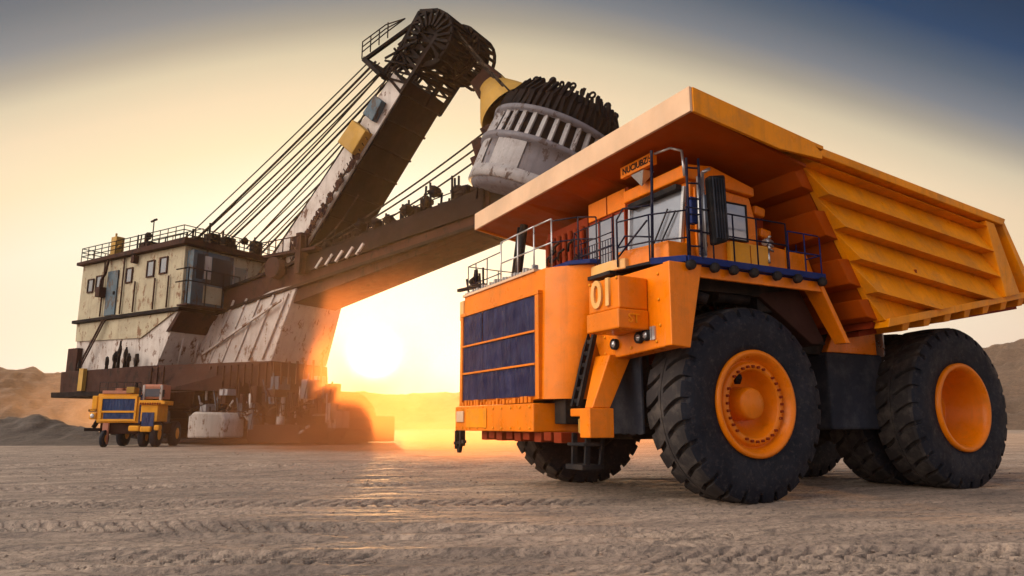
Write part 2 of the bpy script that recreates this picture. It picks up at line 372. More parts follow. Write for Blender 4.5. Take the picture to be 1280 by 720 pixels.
# bumper: centre block, near end block, lamps
b = MB().prism([(-3.45, 3.10), (-3.45, 7.35), (-3.0, 7.35), (-2.2, 7.2), (-2.2, 2.9), (-2.62, 2.98)], 2, 1.38, 2.0); bp = b.build('bumper', 'orange', T, .025)
MB().box((-3.475, 5.4, 1.46), (-3.453, 6.6, 1.93)).build('bumper_patch', 'bed', bp, .01)
MB().box((-3.49, 6.75, 1.60), (-3.453, 7.2, 1.88)).build('fog_lamp', 'lip', bp, .01)
MB().prism([(-3.22, 1.25), (-3.22, 1.62), (-2.64, 1.62), (-2.64, 1.25)], 2, 1.28, 1.86).build('bumper_end', 'orange', T, .02); MB().box((-3.20, 1.623, 1.70), (-2.8, 2.0, 1.86)).build('bumper_bracket', 'orange', T, .02)
MB().box((-2.95, 1.66, 1.36), (-2.75, 2.1, 1.66)).tube((-3.05, 1.85, 1.5), (-2.90, 1.85, 1.5), .1, 12).build('tow_lug', 'ochre', T, .02)
b = MB()
for k in range(9):
    y = 2.2+k*.45; MB().box((-3.3+.02*(k % 3), y, 1.16+.04*(k % 2)), (-2.6, y+.3, 1.378)).build('bumper_bracket', 'redox', T, .015)
# hitch hanging at the far end
b = MB().box((-3.45, 7.0, .98), (-3.3, 7.08, 1.38)).box((-3.45, 7.3, .9), (-3.3, 7.38, 1.38)).beam((-3.38, 6.85, 1.1), (-3.38, 7.5, 1.05), .09, .08)
b.beam((-3.38, 7.02, 1.2), (-3.38, 7.2, .82), .09); b.beam((-3.38, 7.4, 1.1), (-3.38, 7.22, .82), .08); b.build('tow_hitch', 'black', T, .01)
# swinging step below the bumper
b = MB()
b.beam((-3.1, 1.5, 1.37), (-3.15, 1.5, .72), .06, .12); b.beam((-3.1, 2.0, 1.37), (-3.15, 1.95, .72), .06, .12); b.beam((-2.75, 1.5, 1.3), (-2.85, 1.45, .75), .05, .12)
b.box((-3.3, 1.42, .66), (-2.8, 2.05, .76)); b.box((-3.25, 1.42, 1.12), (-2.85, 2.05, 1.18))
b.build('step', 'black', T, .01)

for z in (3.0, 4.1): MB().hexa([(-3.385, 2.975, z), (-3.385, 3.05, z), (-3.3, 3.05, z), (-3.3, 2.975, z)], [(-3.385, 2.975, z+.05), (-3.385, 3.05, z+.05), (-3.3, 3.05, z+.05), (-3.3, 2.975, z+.05)]).build('hinge', 'bed', T)
bo = MB().lathe([(0, -.022), (.028, -.022), (.034, -.006), (.034, .01), (0, .01)], axis=0, n=8).mesh('bolt', M['bed'])
for p in [(-3.452, 3.25+.45*k, z) for k in range(9) for z in (1.46, 1.92)]+[(-2.424, y, z) for y, z in ((.0, 4.4), (.0, 3.9), (-.02, 3.4), (.9, 3.05), (1.8, 3.0), (1.8, 3.35), (.1, 3.1))]+[(-3.124, y, 4.33) for y in (.38, 1.30)]: mesh_obj('bolt', bo, T, p)

# ladder between hood and fender arm
b = MB(); A0, A1 = Vector((-2.46, 1.95, 3.9)), Vector((-3.05, 1.90, 1.90)); off = Vector((.02, .26, 0))
b.beam(A0, A1, .07, .1); b.beam(A0+off, A1+off, .07, .1)
for k in range(8): p = A0.lerp(A1, (k+.5)/8); b.beam(p, p+off, .05, .08)
b.build('ladder', 'black', T)
# number box over the ladder
MB().prism([(.32, 3.73), (1.36, 3.73), (1.36, 4.37), (.32, 4.37)], 0, -3.12, -2.43).build('number_box', 'orange', T, .03)
MB().prism([(.30, 3.34), (1.40, 3.34), (1.40, 3.727), (.30, 3.727)], 0, -3.16, -2.43).build('number_box_sill', 'orange', T, .03)
text('number_sign', '01', .76, 'ledge', T, (-3.14, .84, 4.06), (R(90), 0, R(-90)), .03, .022)
text('number_relief', 'ST', .25, 'bed', T, (-2.80, .293, 3.54), (R(90), 0, 0), .012)

# fender arm (orange): big plate, slanted leg, headlights
fa = MB().prism([(-.30, 4.58), (-.14, 2.98), (1.98, 2.86), (2.25, 3.46), (2.25, 4.58)], 0, -2.42, -2.0).build('fender_arm', 'orange', T, .03)
MB().hexa([(-3.14, 1.28, 1.863), (-3.14, 1.56, 1.863), (-2.70, 1.56, 1.863), (-2.70, 1.28, 1.863)], [(-2.56, 1.45, 2.96), (-2.56, 2.0, 2.96), (-2.0, 2.0, 2.96), (-2.0, 1.45, 2.96)]).build('fender_leg', 'orange', T, .025)
MB().prism([(-2.42, 4.6), (-2.43, 2.99), (-1.98, 2.96), (-1.60, 4.6)], 1, -.34, -.145).build('fender_cheek', 'orange', T, .02)
for (y, z, w) in ((1.42, 3.17, .085), (.60, 3.22, .085), (.38, 3.25, .085)):
    h = MB().lathe([(w+.03, .08), (w+.03, -.02), (w, -.03), (w-.01, .02), (0, .03)], axis=0, n=20).build('headlight', 'black', T, loc=(-2.48, y, z))
    h.data.materials[0] = M['black']
    MB().lathe([(w-.012, .0), (w*.7, -.03), (0, -.045)], axis=0, n=20).build('lens', 'lens', h)
each(MB().box((-2.46, .12, 3.14), (-2.425, .2, 3.40)).box((-2.46, .22, 3.14), (-2.425, .26, 3.40)), 'reflector', 'lens', T)

# deck on the near side, fascia, beam with rubber mounts, rear strut
MB().box((-2.05, -.28, 4.58), (1.85, 2.9, 4.68)).box((-2.05, 2.9, 4.58), (1.6, 7.4, 4.68)).build('deck', 'navy', T)
MB().prism([(-1.7, 4.36), (1.83, 4.36), (1.83, 4.578), (-1.7, 4.578)], 1, -.28, -.20).build('deck_fascia', 'orange', T, .01)
MB().box((-1.98, -.40, 4.60), (1.86, -.283, 4.74)).beam((-1.98, -.34, 4.68), (-2.42, .2, 4.68), .1, .13).build('deck_beam', 'navy', T, .01)
for x in (-1.95, -1.35, -.85, -.30, .35, .95, 1.70):
    MB().lathe([(0, -.06), (.085, -.06), (.10, -.03), (.10, .05), (0, .05)], axis=1, n=16).build('rubber_mount', 'black', T, loc=(x, -.42, 4.55))
MB().hexa([(1.70, -.30, 4.58), (1.84, -.30, 4.58), (1.84, .15, 4.58), (1.70, .15, 4.58)], [(2.45, -.30, 3.28), (2.6, -.30, 3.28), (2.6, .0, 3.28), (2.45, .0, 3.28)]).build('deck_strut', 'orange', T, .015)
MB().hexa([(.5, .3, 4.3), (1.75, .25, 4.5), (1.75, 1.2, 4.5), (.5, 1.2, 4.3)], [(2.1, .3, 3.3), (2.5, .25, 3.3), (2.5, 1.2, 3.3), (2.1, 1.2, 3.3)]).build('mudguard', 'rust', T, .02)
MB().box((-1.9, .3, 4.25), (1.7, 1.9, 4.57)).build('deck_joist', 'chassis', T)

# cab front walkway with pale fascia, black lower edge
MB().prism([(-2.55, 1.35), (-2.55, 2.75), (-1.52, 3.7), (-1.52, 1.0), (-2.45, 1.0)], 2, 4.70, 4.92).build('walkway', 'ledge', T, .02)
MB().box((-2.62, 1.3, 4.62), (-2.05, 2.8, 4.697)).build('walkway_edge', 'black', T)
MB().prism([(-2.42, 1.33), (-1.52, 1.33), (-1.52, -.02), (-2.15, -.02)], 2, 4.74, 5.10).build('cab_apron', 'orange', T, .02)
MB().prism([(-2.50, 1.36), (-1.52, 1.36), (-1.52, -.08), (-2.22, -.08)], 2, 4.685, 4.737).build('apron_edge', 'black', T)

# cab
b = MB().prism([(-1.5, 4.7), (-1.5, 5.1), (-1.42, 6.5), (.25, 6.35), (.45, 5.7), (.45, 4.7)], 1, .1, 2.05)
cab = b.build('cab', 'orange', T, .04)
MB().prism([(-1.62, 6.50), (-1.62, 6.78), (-.9, 6.85), (.3, 6.55), (.3, 6.36)], 1, .0, 2.1).build('roof', 'orange', cab, .03)
MB().box((-1.66, .25, 6.30), (-1.50, 1.9, 6.42)).build('sun_visor', 'black', cab, .01)
MB().hexa([(-1.56, .32, 5.16), (-1.56, 1.93, 5.16), (-1.52, 1.93, 5.16), (-1.52, .32, 5.16)], [(-1.50, .22, 6.32), (-1.50, 1.93, 6.32), (-1.44, 1.93, 6.32), (-1.44, .22, 6.32)]).build('windshield', 'glass', cab, .01)
b = MB().beam((-1.58, 1.97, 5.12), (-1.52, 1.97, 6.36), .06, .08); b.beam((-1.58, .30, 5.13), (-1.58, 1.97, 5.13), .06, .06); b.beam((-1.58, .27, 5.13), (-1.5, .18, 6.36), .07, .07)
b.build('windshield_frame', 'chrome', cab)
each(MB().beam((-1.62, 1.2, 5.16), (-1.56, .65, 6.0), .02, .03).beam((-1.62, .95, 5.16), (-1.56, .40, 5.9), .02, .03), 'wiper', 'black', cab)
MB().box((-1.60, .95, 5.14), (-1.565, 1.55, 5.3)).build('cowl_panel', 'navy', cab)
w = MB().box((-.55, .05, 5.36), (.05, .099, 6.12)).build('window', 'glass', cab, .01)
b = MB()
for (p, q) in (((-.58, 5.33), (-.55, 6.15)), ((.05, 5.33), (.08, 6.15)), ((-.55, 6.12), (.05, 6.15)), ((-.55, 5.33), (.05, 5.36))): b.box((p[0], .03, p[1]), (q[0], .099, q[1]))
b.build('window_frame', 'black', w)
d = MB().box((-1.35, .04, 4.75), (-.55, .099, 6.35)).build('door', 'orange', cab, .015)
MB().box((-1.22, .015, 5.35), (-.7, .039, 6.2)).build('door_window', 'darkglass', d)
MB().box((-1.28, .01, 5.1), (-1.1, .036, 5.18)).build('door_handle', 'black', d)
MB().box((-.55, -.08, 4.72), (.52, .099, 5.26)).build('lower_hatch', 'yellow', cab, .02)
MB().box((-.02, -.085, 4.76), (.0, -.082, 5.22)).build('hatch_seam', 'redox', cab)
for x in (.46, .60): MB().beam((x, .3, 6.15-(x-.46)*3.5), (x+.32, .3, 6.10-(x-.46)*3.5), .28, .22).build('air_intake', 'orange', cab, .05)
MB().box((.5, .35, 4.7), (.9, 1.6, 6.3)).build('cab_rear_box', 'redox', T, .03)
# passenger-side cabinet with narrow windows
c2 = MB().box((-1.46, 2.12, 4.7), (.4, 3.75, 6.95)).build('cabinet', 'redox', T, .03)
for y0, y1 in ((2.2, 2.62), (2.70, 3.18), (3.24, 3.68)):
    w = MB().box((-1.52, y0, 5.05), (-1.463, y1, 6.36)).build('window', 'glass', c2, .01)
    MB().box((-1.54, y0-.045, 5.0), (-1.464, y0-.003, 6.42)).build('window_post', 'redox', w)
for y0, y1 in ((2.2, 2.9), (2.95, 3.7)): MB().box((-1.50, y0, 6.46), (-1.463, y1, 6.92)).build('cabinet_panel', 'orange', c2, .01)
# resistor / filter cabinets over the hood behind the rail
b = MB().box((-1.4, 3.9, 4.99), (.3, 5.9, 6.7)); rc = b.build('filter_cabinet', 'redox', T, .04)
b = MB()
for k in range(7): b.tube((-1.5, 4.0+k*.28, 5.05), (-1.5, 4.0+k*.28, 6.45), .07, 10)
b.build('cooling_pipe', 'redox', rc)
b = MB(); rnd = random.Random(9)
for k in range(16): 
    y = 3.9+rnd.random()*2; z = 5.1+rnd.random()*1.2; b.path([(-1.62, y, z), (-1.7, y+.15, z-.1), (-1.62, y+.3, z-.25)], .03)
each(b, 'cooling_hose', 'black', rc, 0, .1)
MB().tube((-2.1, 6.45, 5.0), (-1.9, 6.3, 7.0), .11, 12).tube((-2.1, 6.75, 5.0), (-1.9, 6.6, 7.0), .05, 10).build('exhaust_stack', 'black', T)
# deck lockers behind the cab
b = MB().prism([(.60, 4.68), (.60, 5.36), (1.90, 5.26), (2.15, 4.68)], 1, .08, 1.1); lk = b.build('deck_locker', 'orange', T, .03)
each(MB().box((1.2, .05, 4.75), (1.215, .079, 5.35)).box((1.75, .05, 4.75), (1.765, .079, 5.3)), 'locker_seam', 'bed', lk)
b = MB()
for k in range(3): b.path([(.5+.04*k, -.1, 4.9+.3*k), (.58, -.02, 5.25+.1*k), (.75, 0, 5.2+.1*k)], .03)
b.tube((.45, -.05, 5.35), (.62, 0, 5.42), .07, 10); each(b, 'valve', 'chrome', T)

# sign and horn lamp under the canopy
sg = MB().box((-1.94, .62, 6.93), (-1.82, 1.75, 7.19)).build('sign', 'orange', T, .01)
text('sign_text', 'NUCIUBZ/:', .20, 'black', T, (-1.946, 1.18, 7.055), (R(90), 0, R(-90)), .004, .02)
MB().path([(-1.88, .62, 7.15), (-1.8, .2, 7.15), (-1.66, .02, 7.05), (-1.66, -.02, 6.5)], .028, 8).build('sign_arm', 'chrome', sg)
MB().add([(-1.9, .98, 6.92), (-1.9, 1.42, 6.92), (-1.6, 1.42, 6.92), (-1.6, .98, 6.92), (-1.78, 1.2, 6.62)], [(0, 1, 2, 3), (0, 4, 1), (1, 4, 2), (2, 4, 3), (3, 4, 0)]).build('horn', 'chrome', T)

# mirror: tall ribbed black housing on its bracket
b = MB().hexa([(-1.36, -.46, 5.0), (-.98, -.50, 5.12), (-.94, -.30, 5.12), (-1.32, -.26, 5.0)], [(-1.42, -.46, 6.42), (-1.0, -.50, 6.5), (-.96, -.30, 6.5), (-1.38, -.26, 6.42)])
mi = b.build('mirror', 'black', T, .06)
b = MB()
for k in range(5): x = -1.31+k*.07; b.beam((x, -.495, 5.14), (x-.04, -.495, 6.38), .022, .03, up=(0, 1, 0))
b.build('mirror_rib', 'flap', mi)
MB().path([(-1.46, .05, 4.75), (-1.46, -.3, 4.8), (-1.48, -.34, 6.5), (-1.3, -.36, 6.6)], .035, 8).path([(-1.56, -.3, 4.8), (-1.58, -.34, 6.4)], .05, 8).build('mirror_arm', 'chrome', mi)
MB().box((-1.72, -.25, 5.45), (-1.55, -.1, 6.0)).build('side_lamp', 'navy', T, .02)

# hand rails
def rail(pts, hs=(.5, 1.0), r=.022, posts=None, name='hand_rail', mat='rail', drop=0):
    r *= .66; b = MB(); P = [Vector(p) for p in pts]
    for h in hs: b.path([p+Vector((0, 0, h)) for p in P], r, 6)
    for p in P: b.tube(p-Vector((0, 0, drop)), p+Vector((0, 0, max(hs))), r, 6)
    return b.build(name, mat, T)
rail([(-1.95, -.35, 4.7), (-1.3, -.36, 4.7), (-.75, -.36, 4.7), (-.1, -.36, 4.7), (.75, -.36, 4.7)], (.55, 1.02), .026)
rail([(.80, -.36, 4.72), (1.3, -.36, 4.72), (1.78, -.36, 4.72), (1.82, .3, 4.72)], (.42, .85), .024, mat='navy')
rail([(-1.95, -.36, 4.7), (-2.40, .25, 4.7), (-2.52, 1.15, 4.75)], (.40, .95), .026)
b = MB().path([(-2.52, 1.15, 4.75), (-2.52, 1.15, 5.75), (-2.5, .95, 5.95), (-2.36, .25, 5.85)], .02).path([(-2.36, .25, 5.2), (-2.5, .9, 5.35), (-2.52, 1.15, 5.15)], .018)
b.path([(-2.4, .3, 5.55), (-2.52, 1.12, 4.95)], .02).path([(-2.36, .22, 4.7), (-2.30, .2, 7.0)], .03).build('grab_rail', 'rail', T)
rail([(-2.56, 1.25, 4.92), (-2.56, 1.7, 4.92), (-2.56, 2.2, 4.92), (-2.56, 2.72, 4.92)], (.3, .6, .92), .02)
rail([(-2.56, 2.72, 4.92), (-2.0, 3.3, 4.92)], (.45, .92), .022)
b = MB()
for z in (.2, .35, .5):
    b.path([(-2.50, 1.3, 4.92+z), (-2.50, 2.6, 4.92+z)], .010, 5)
for k in range(14): b.tube((-2.50, 1.3+k*.1, 4.93), (-2.50, 1.3+k*.1, 5.42), .010, 5)
b.build('walkway_mesh', 'rail', T)
# tall service ladder beside the mirror
b = MB(); b.tube((-1.62, -.38, 4.7), (-1.62, -.40, 6.75), .026); b.tube((-1.86, -.30, 4.7), (-1.86, -.32, 6.75), .026)
for k in range(6): b.tube((-1.62, -.39, 4.95+k*.32), (-1.86, -.31, 4.95+k*.32), .02)
b.build('service_ladder', 'rail', T)
rail([(-3.15, 2.75, 5.0), (-3.18, 3.5, 5.0), (-3.18, 4.3, 5.0), (-3.18, 5.2, 5.0)], (.55, 1.1), .028, mat='chrome')
rail([(-3.15, 2.75, 5.0), (-2.8, 2.2, 5.0), (-2.45, 2.0, 5.0)], (.55, 1.05), .026, mat='rail')
rail([(-3.18, 5.2, 5.0), (-3.18, 6.0, 5.0), (-3.18, 6.7, 5.0), (-3.18, 7.2, 5.0), (-2.2, 7.3, 5.0), (-1.2, 7.3, 5.0)], (.3, .85), .022)
b = MB(); rnd = random.Random(12)
for k in range(7): y = 6.6+k*.15; b.tube((-3.0, y, 5.0), (-3.0+rnd.uniform(-.1, .1), y+rnd.uniform(-.05, .05), 5.4+rnd.random()*.5), .03, 6)
b.tube((-3.1, 7.1, 5.4), (-3.1, 6.8, 5.45), .11, 10); b.beam((-3.25, 7.7, 5.25), (-3.1, 6.3, 5.2), .1, .08); each(b, 'far_lamp_bracket', 'darkrust', T)
b = MB()
for k in range(26): y = 3.35+k*.15; b.box((-3.29, y, 5.047), (-3.15, y+rnd.uniform(.05, .1), 5.047+rnd.uniform(.03, .12)))
each(b, 'hood_cleat', 'chrome', T)

# -- dump body: canopy, headwall, clapboard-stepped sides, floor with bolsters
def zt(x): return 7.42-.155*(x+2.4)+.33
canopy = MB()
cy0, cy1 = -1.15, 8.35
canopy.hexa([(-2.40, cy0, 7.68), (-2.40, cy1, 7.68), (1.15, cy1, 7.18), (1.15, cy0, 7.18)], [(-2.40, cy0, 7.74), (-2.40, cy1, 7.74), (1.15, cy1, 7.26), (1.15, cy0, 7.26)])
cn = canopy.build('canopy', 'bed', T)
# soffit sloping inward from the lip bottom
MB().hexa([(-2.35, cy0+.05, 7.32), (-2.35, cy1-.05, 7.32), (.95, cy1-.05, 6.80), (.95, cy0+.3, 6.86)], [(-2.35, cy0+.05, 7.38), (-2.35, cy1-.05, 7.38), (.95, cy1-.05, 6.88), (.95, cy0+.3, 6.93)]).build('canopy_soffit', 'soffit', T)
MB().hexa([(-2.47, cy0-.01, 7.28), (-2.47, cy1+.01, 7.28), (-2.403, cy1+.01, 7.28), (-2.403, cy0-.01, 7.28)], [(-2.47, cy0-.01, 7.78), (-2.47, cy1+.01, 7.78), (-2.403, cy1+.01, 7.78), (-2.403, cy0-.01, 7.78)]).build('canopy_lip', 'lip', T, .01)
for y in (cy0, cy1):
    s = -1 if y < 0 else 1
    MB().prism([(-2.40, 7.28), (-2.40, 7.77), (.72, 7.30), (1.05, 7.08), (1.05, 6.95), (-.2, 6.95)][0:6], 1, y-.035, y+.035).build('canopy_side', 'bed', T, .008)
b = MB()
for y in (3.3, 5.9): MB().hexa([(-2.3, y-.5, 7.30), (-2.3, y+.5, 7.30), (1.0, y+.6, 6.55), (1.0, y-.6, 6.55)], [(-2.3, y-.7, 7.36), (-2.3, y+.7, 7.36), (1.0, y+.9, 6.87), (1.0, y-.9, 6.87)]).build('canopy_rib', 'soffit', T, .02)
# headwall
XF = lambda z: 1.02+(7.25-z)*(2.22/3.45)
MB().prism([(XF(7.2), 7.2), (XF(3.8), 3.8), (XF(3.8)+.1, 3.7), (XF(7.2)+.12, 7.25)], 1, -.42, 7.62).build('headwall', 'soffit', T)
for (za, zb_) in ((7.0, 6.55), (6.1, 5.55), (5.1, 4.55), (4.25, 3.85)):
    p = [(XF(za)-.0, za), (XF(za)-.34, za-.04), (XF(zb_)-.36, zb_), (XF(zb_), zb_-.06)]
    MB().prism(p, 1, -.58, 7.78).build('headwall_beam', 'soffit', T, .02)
for y in (-.58, 7.70): MB().prism([(XF(7.25)-.02, 7.25), (XF(3.78)-.05, 3.78), (XF(3.78)+.3, 3.72), (XF(7.25)+.4, 7.28)], 1, y, y+.12).build('headwall_cheek', 'bed', T)
# sides
def clip(poly, f):      # keep the points where f(p) >= 0
    out = []
    for a, c in zip(poly, poly[1:]+poly[:1]):
        fa, fc = f(a), f(c)
        if fa >= 0: out.append(a)
        if fa*fc < 0: t_ = fa/(fa-fc); out.append((a[0]+(c[0]-a[0])*t_, a[1]+(c[1]-a[1])*t_))
    return out
ZB = lambda x: 3.15+.193*x
A = [7.36, 7.13, 6.52, 5.90, 5.28, 4.64, 3.6]
def side(sgn, y0):
    Y = lambda o: y0+sgn*o
    for k in range(6):
        za, zc = A[k], A[k+1]-.0
        xl = 1.05 if k == 0 else 0
        poly = [(0, za), (0, zc), (9, zc-.9), (9, za-.9)]
        poly = clip(poly, lambda p: p[0]-(XF(p[1])-.02)); poly = clip(poly, lambda p: 7.62-.30*(p[1]-5.6)-p[0]); poly = clip(poly, lambda p: p[1]-ZB(p[0]))
        if len(poly) < 3: continue
        def off(p): u = (za-.1*p[0]-p[1])/(za-zc); return .06+.32*max(0, min(1, u))
        b = MB().hexa([(p[0], Y(off(p)), p[1]) for p in poly], [(p[0], Y(-.05), p[1]) for p in poly])
        b.build('side_plate', 'bed', T, .008)
    MB().hexa([(1.0, Y(.42), 7.20), (1.0, Y(-.05), 7.20), (8.0, Y(-.05), 6.50), (8.0, Y(.42), 6.50)], [(.95, Y(.42), 7.40), (.95, Y(-.05), 7.40), (8.12, Y(-.05), 6.68), (8.12, Y(.42), 6.68)]).build('top_rail', 'bed', T, .02)
    po = [(7.30, 6.55), (7.66, 6.52), (8.42, 4.77), (7.78, 4.64)]
    MB().hexa([(p[0], Y(.38), p[1]) for p in po], [(p[0], Y(-.05), p[1]) for p in po]).build('rear_post', 'bed', T, .02)
    po = [(7.68, 6.55), (8.05, 6.52), (8.95, 4.88), (8.42, 4.78)]
    MB().hexa([(p[0], Y(.10), p[1]) for p in po], [(p[0], Y(-.05), p[1]) for p in po]).build('rear_panel', 'bed', T)
    po = [(7.98, 6.55), (8.13, 6.60), (9.12, 4.95), (8.90, 4.86)]
    MB().hexa([(p[0], Y(.38), p[1]) for p in po], [(p[0], Y(-.05), p[1]) for p in po]).build('rear_edge', 'bed', T, .015)
    po = [(3.22, 3.62), (3.3, 3.82), (8.95, 4.90), (9.1, 4.78)]
    MB().hexa([(p[0], Y(.30), p[1]) for p in po], [(p[0], Y(-.05), p[1]) for p in po]).build('bottom_rail', 'bed', T, .01)
side(-1, -.50); side(1, 7.70)
MB().prism([(3.1, 3.62), (3.2, 3.78), (10.2, 5.12), (10.2, 4.95)], 1, -.43, 7.63).build('bed_floor', 'redox', T)
for k in range(8):
    x = 4.05+k*.80; z = ZB(x)
    MB().hexa([(x-.11, -.62, z-.34), (x+.11, -.62, z-.30), (x+.11, 7.8, z-.30), (x-.11, 7.8, z-.34)], [(x-.16, -.72, z-.03), (x+.16, -.72, z+.03), (x+.16, 7.9, z+.03), (x-.16, 7.9, z-.03)]).build('floor_bolster', 'ledge' if False else 'bed', T, .015)
each(MB().prism([(3.3, 3.50), (3.3, 3.62), (9.9, 4.9), (9.9, 4.62)], 1, .0, .5).prism([(3.3, 3.50), (3.3, 3.62), (9.9, 4.9), (9.9, 4.62)], 1, 2.4, 2.8), 'bed_runner', 'redox', T)
each(MB().prism([(1.9, 3.2), (2.2, 4.0), (5.5, 4.0), (5.5, 3.2)], 1, 1.2, 6.0), 'body_pivot_beam', 'chassis', T, .03)
MB().box((4.3, -.842, 4.92), (4.36, -.80, 5.0)).build('side_plug', 'redox', T)

# ------------------------------------------------------------------ stripping shovel
# local frame: x ahead along the boom, y across to its far side
S = empty('stripping_shovel', (-7.3, 54.95, 0), R(-59.3), 'giant weathered cream and white mining shovel with cables, dark boom and raised round dipper', 'mining shovel')
def stq(s_, t_, z): return (s_, t_, z)
# machinery house
h = MB().box((-17.3, 0, 11.3), (-1.2, 12.5, 16.7)); house = h.build('machinery_house', 'cream', S, .05)
MB().hexa([(-17.7, -.45, 16.703), (-.5, -.6, 16.703), (-.5, 12.8, 16.703), (-17.7, 12.8, 16.703)], [(-17.7, -.45, 17.0), (-.5, -.6, 17.25), (-.5, 12.8, 17.25), (-17.7, 12.8, 17.0)]).build('roof', 'rust', house, .03)
MB().hexa([(-17.6, -.35, 11.0), (-.9, -.35, 11.0), (-.9, 12.6, 11.0), (-17.6, 12.6, 11.0)], [(-17.6, -.35, 11.297), (-.9, -.35, 11.297), (-.9, 12.6, 11.297), (-17.6, 12.6, 11.297)]).build('house_sill', 'darkrust', house, .02)
def window(x0, x1, z0, z1):
    w = MB().box((x0, -.06, z0), (x1, -.003, z1)).build('window', 'darkglass', house)
    b = MB()
    for (a, c) in (((x0-.12, z0-.12), (x1+.12, z0)), ((x0-.12, z1), (x1+.12, z1+.12)), ((x0-.12, z0), (x0, z1)), ((x1, z0), (x1+.12, z1))): b.box((a[0], -.12, a[1]), (c[0], -.004, c[1]))
    b.build('window_frame', 'rust', w)
for (x0, x1, z0, z1) in ((-15.9, -15.1, 14.0, 15.1), (-14.5, -13.7, 14.0, 15.3), (-9.6, -8.8, 14.3, 15.5), (-6.4, -5.5, 14.5, 15.8), (-4.5, -3.6, 14.6, 15.9)): window(x0, x1, z0, z1)
w = MB().box((-1.197, 5.0, 13.7), (-1.10, 6.3, 15.7)).build('window', 'darkglass', house)
MB().box((-1.197, 4.85, 13.55), (-1.04, 4.998, 15.85)).box((-1.197, 6.302, 13.55), (-1.04, 6.45, 15.85)).build('window_frame', 'white', w)
dd = MB().box((-12.6, -.14, 11.4), (-10.9, -.003, 15.6)).build('door', 'blue', house, .03)
MB().box((-11.3, -.24, 13.3), (-11.1, -.143, 13.6)).build('handle', 'darkrust', dd)
b = MB()
for x in (-13.2, -10.0, -8.0, -5.0, -3.0): b.tube((x, -.15, 11.4), (x, -.15, 16.6 if x < -9 else 14.2), .08, 6)
b.path([(-13.4, -.3, 13.8), (-12.9, -.5, 14.8), (-12.5, -.4, 15.4), (-12.4, -.3, 16.7)], .12); b.box((-13.4, -.7, 13.2), (-12.7, -.003, 14.1)); b.box((-8.4, -.5, 15.9), (-8.0, -.003, 16.6))
each(b, 'down_pipe', 'rust', house)
# operator cab, faded blue, at the front corner
oc = MB().box((-1.197, .25, 11.35), (-.3, 4.3, 16.3)).build('operator_cab', 'blue', S, .04)
for (y0, y1, z0, z1) in ((.6, 1.2, 13.8, 16.0), (2.1, 4.0, 13.6, 15.9)): MB().box((-.297, y0, z0), (-.22, y1, z1)).build('window', 'darkglass', oc)
MB().box((-.297, 1.35, 13.9), (-.15, 1.95, 15.9)).build('cab_post', 'white', oc)
MB().box((-.297, 1.4, 11.8), (-.2, 3.3, 13.3)).build('cab_panel', 'cream', oc)
b = MB()
for z in (12.5, 13.6): b.path([(-1.4, -.5, z+.9), (.3, -.5, z+.9), (.3, 4.6, z+.9)], .06)
for y in (-.5, 1.2, 2.9, 4.6): b.tube((.3, y, 11.4), (.3, y, 14.5), .06)
b.build('balcony_rail', 'darkrust', oc); MB().box((-.85, -.6, 11.301), (.5, 4.8, 11.42)).build('balcony', 'rust', oc)
MB().box((-1.197, 4.6, 11.35), (-.9, 7.2, 13.5)).build('front_panel', 'white', house, .02)
MB().box((-1.19, 8.2, 13.4), (-.4, 12.5, 17.2)).build('gantry_base', 'cream', house, .03)
# roof clutter
rnd = random.Random(21)
def roofrail(pts, h=1.3):
    b = MB()
    for z in (.5, .9, h): b.path([(x, y, 17.1+z) for x, y in pts], .045, 5)
    for (a, c) in zip(pts, pts[1:]):
        n = max(2, int((Vector(c)-Vector(a)).length/1.1))
        for i in range(n+1): x = a[0]+(c[0]-a[0])*i/n; y = a[1]+(c[1]-a[1])*i/n; b.tube((x, y, 16.9), (x, y, 17.1+h), .04, 5)
    b.build('roof_rail', 'darkrust', S)
roofrail([(-17.4, 12.2), (-17.4, -.2), (-8, -.3), (-1.0, -.4), (-.8, 4), (-.8, 12)])
roofrail([(-12, 3.5), (-4, 3.5)], 2.3)
for (x, y, w_, hh, k) in ((-13.6, 0.4, .9, 2.1, 'ochre'), (-9.6, .8, 1.6, 1.1, 'rust'), (-5.2, 2.5, 1.8, 1.3, 'darkrust'), (-3.2, 4.4, 1.3, 1.5, 'darkrust'), (-2.4, 7.5, .9, 1.7, 'darkrust'), (-15.5, 2, 1.1, .9, 'rust'), (-2.0, 2.2, 1.1, 1.2, 'darkrust')):
    b = MB().box((x, y, 16.9), (x+w_, y+w_*.9, 17.1+hh)); b.tube((x+w_/2, y+.2, 17+hh), (x+w_/2, y+.2, 17.3+hh+rnd.random()), .1); b.beam((x-.3, y, 17.2), (x+w_+.3, y+.3, 17.1+hh*.6), .18)
    b.build('roof_winch', k, S, .03)
b = MB()
for k in range(26):
    x = -11+rnd.random()*10; y = rnd.random()*8; z = 17.1; b.tube((x, y, z), (x+rnd.uniform(-.2, .2), y, z+.7+rnd.random()*1.2), .06, 5)
    if k % 3 == 0: b.blob((x, y, z+.5+rnd.random()*.8), (.35, .35, .35), 5, k)
each(b, 'roof_fitting', 'darkrust', S)
MB().tube((-7.5, .8, 17), (-7.5, .8, 20.2), .05).tube((-7.9, .8, 20.0), (-7.1, .8, 20.1), .10).build('mast', 'darkrust', S)
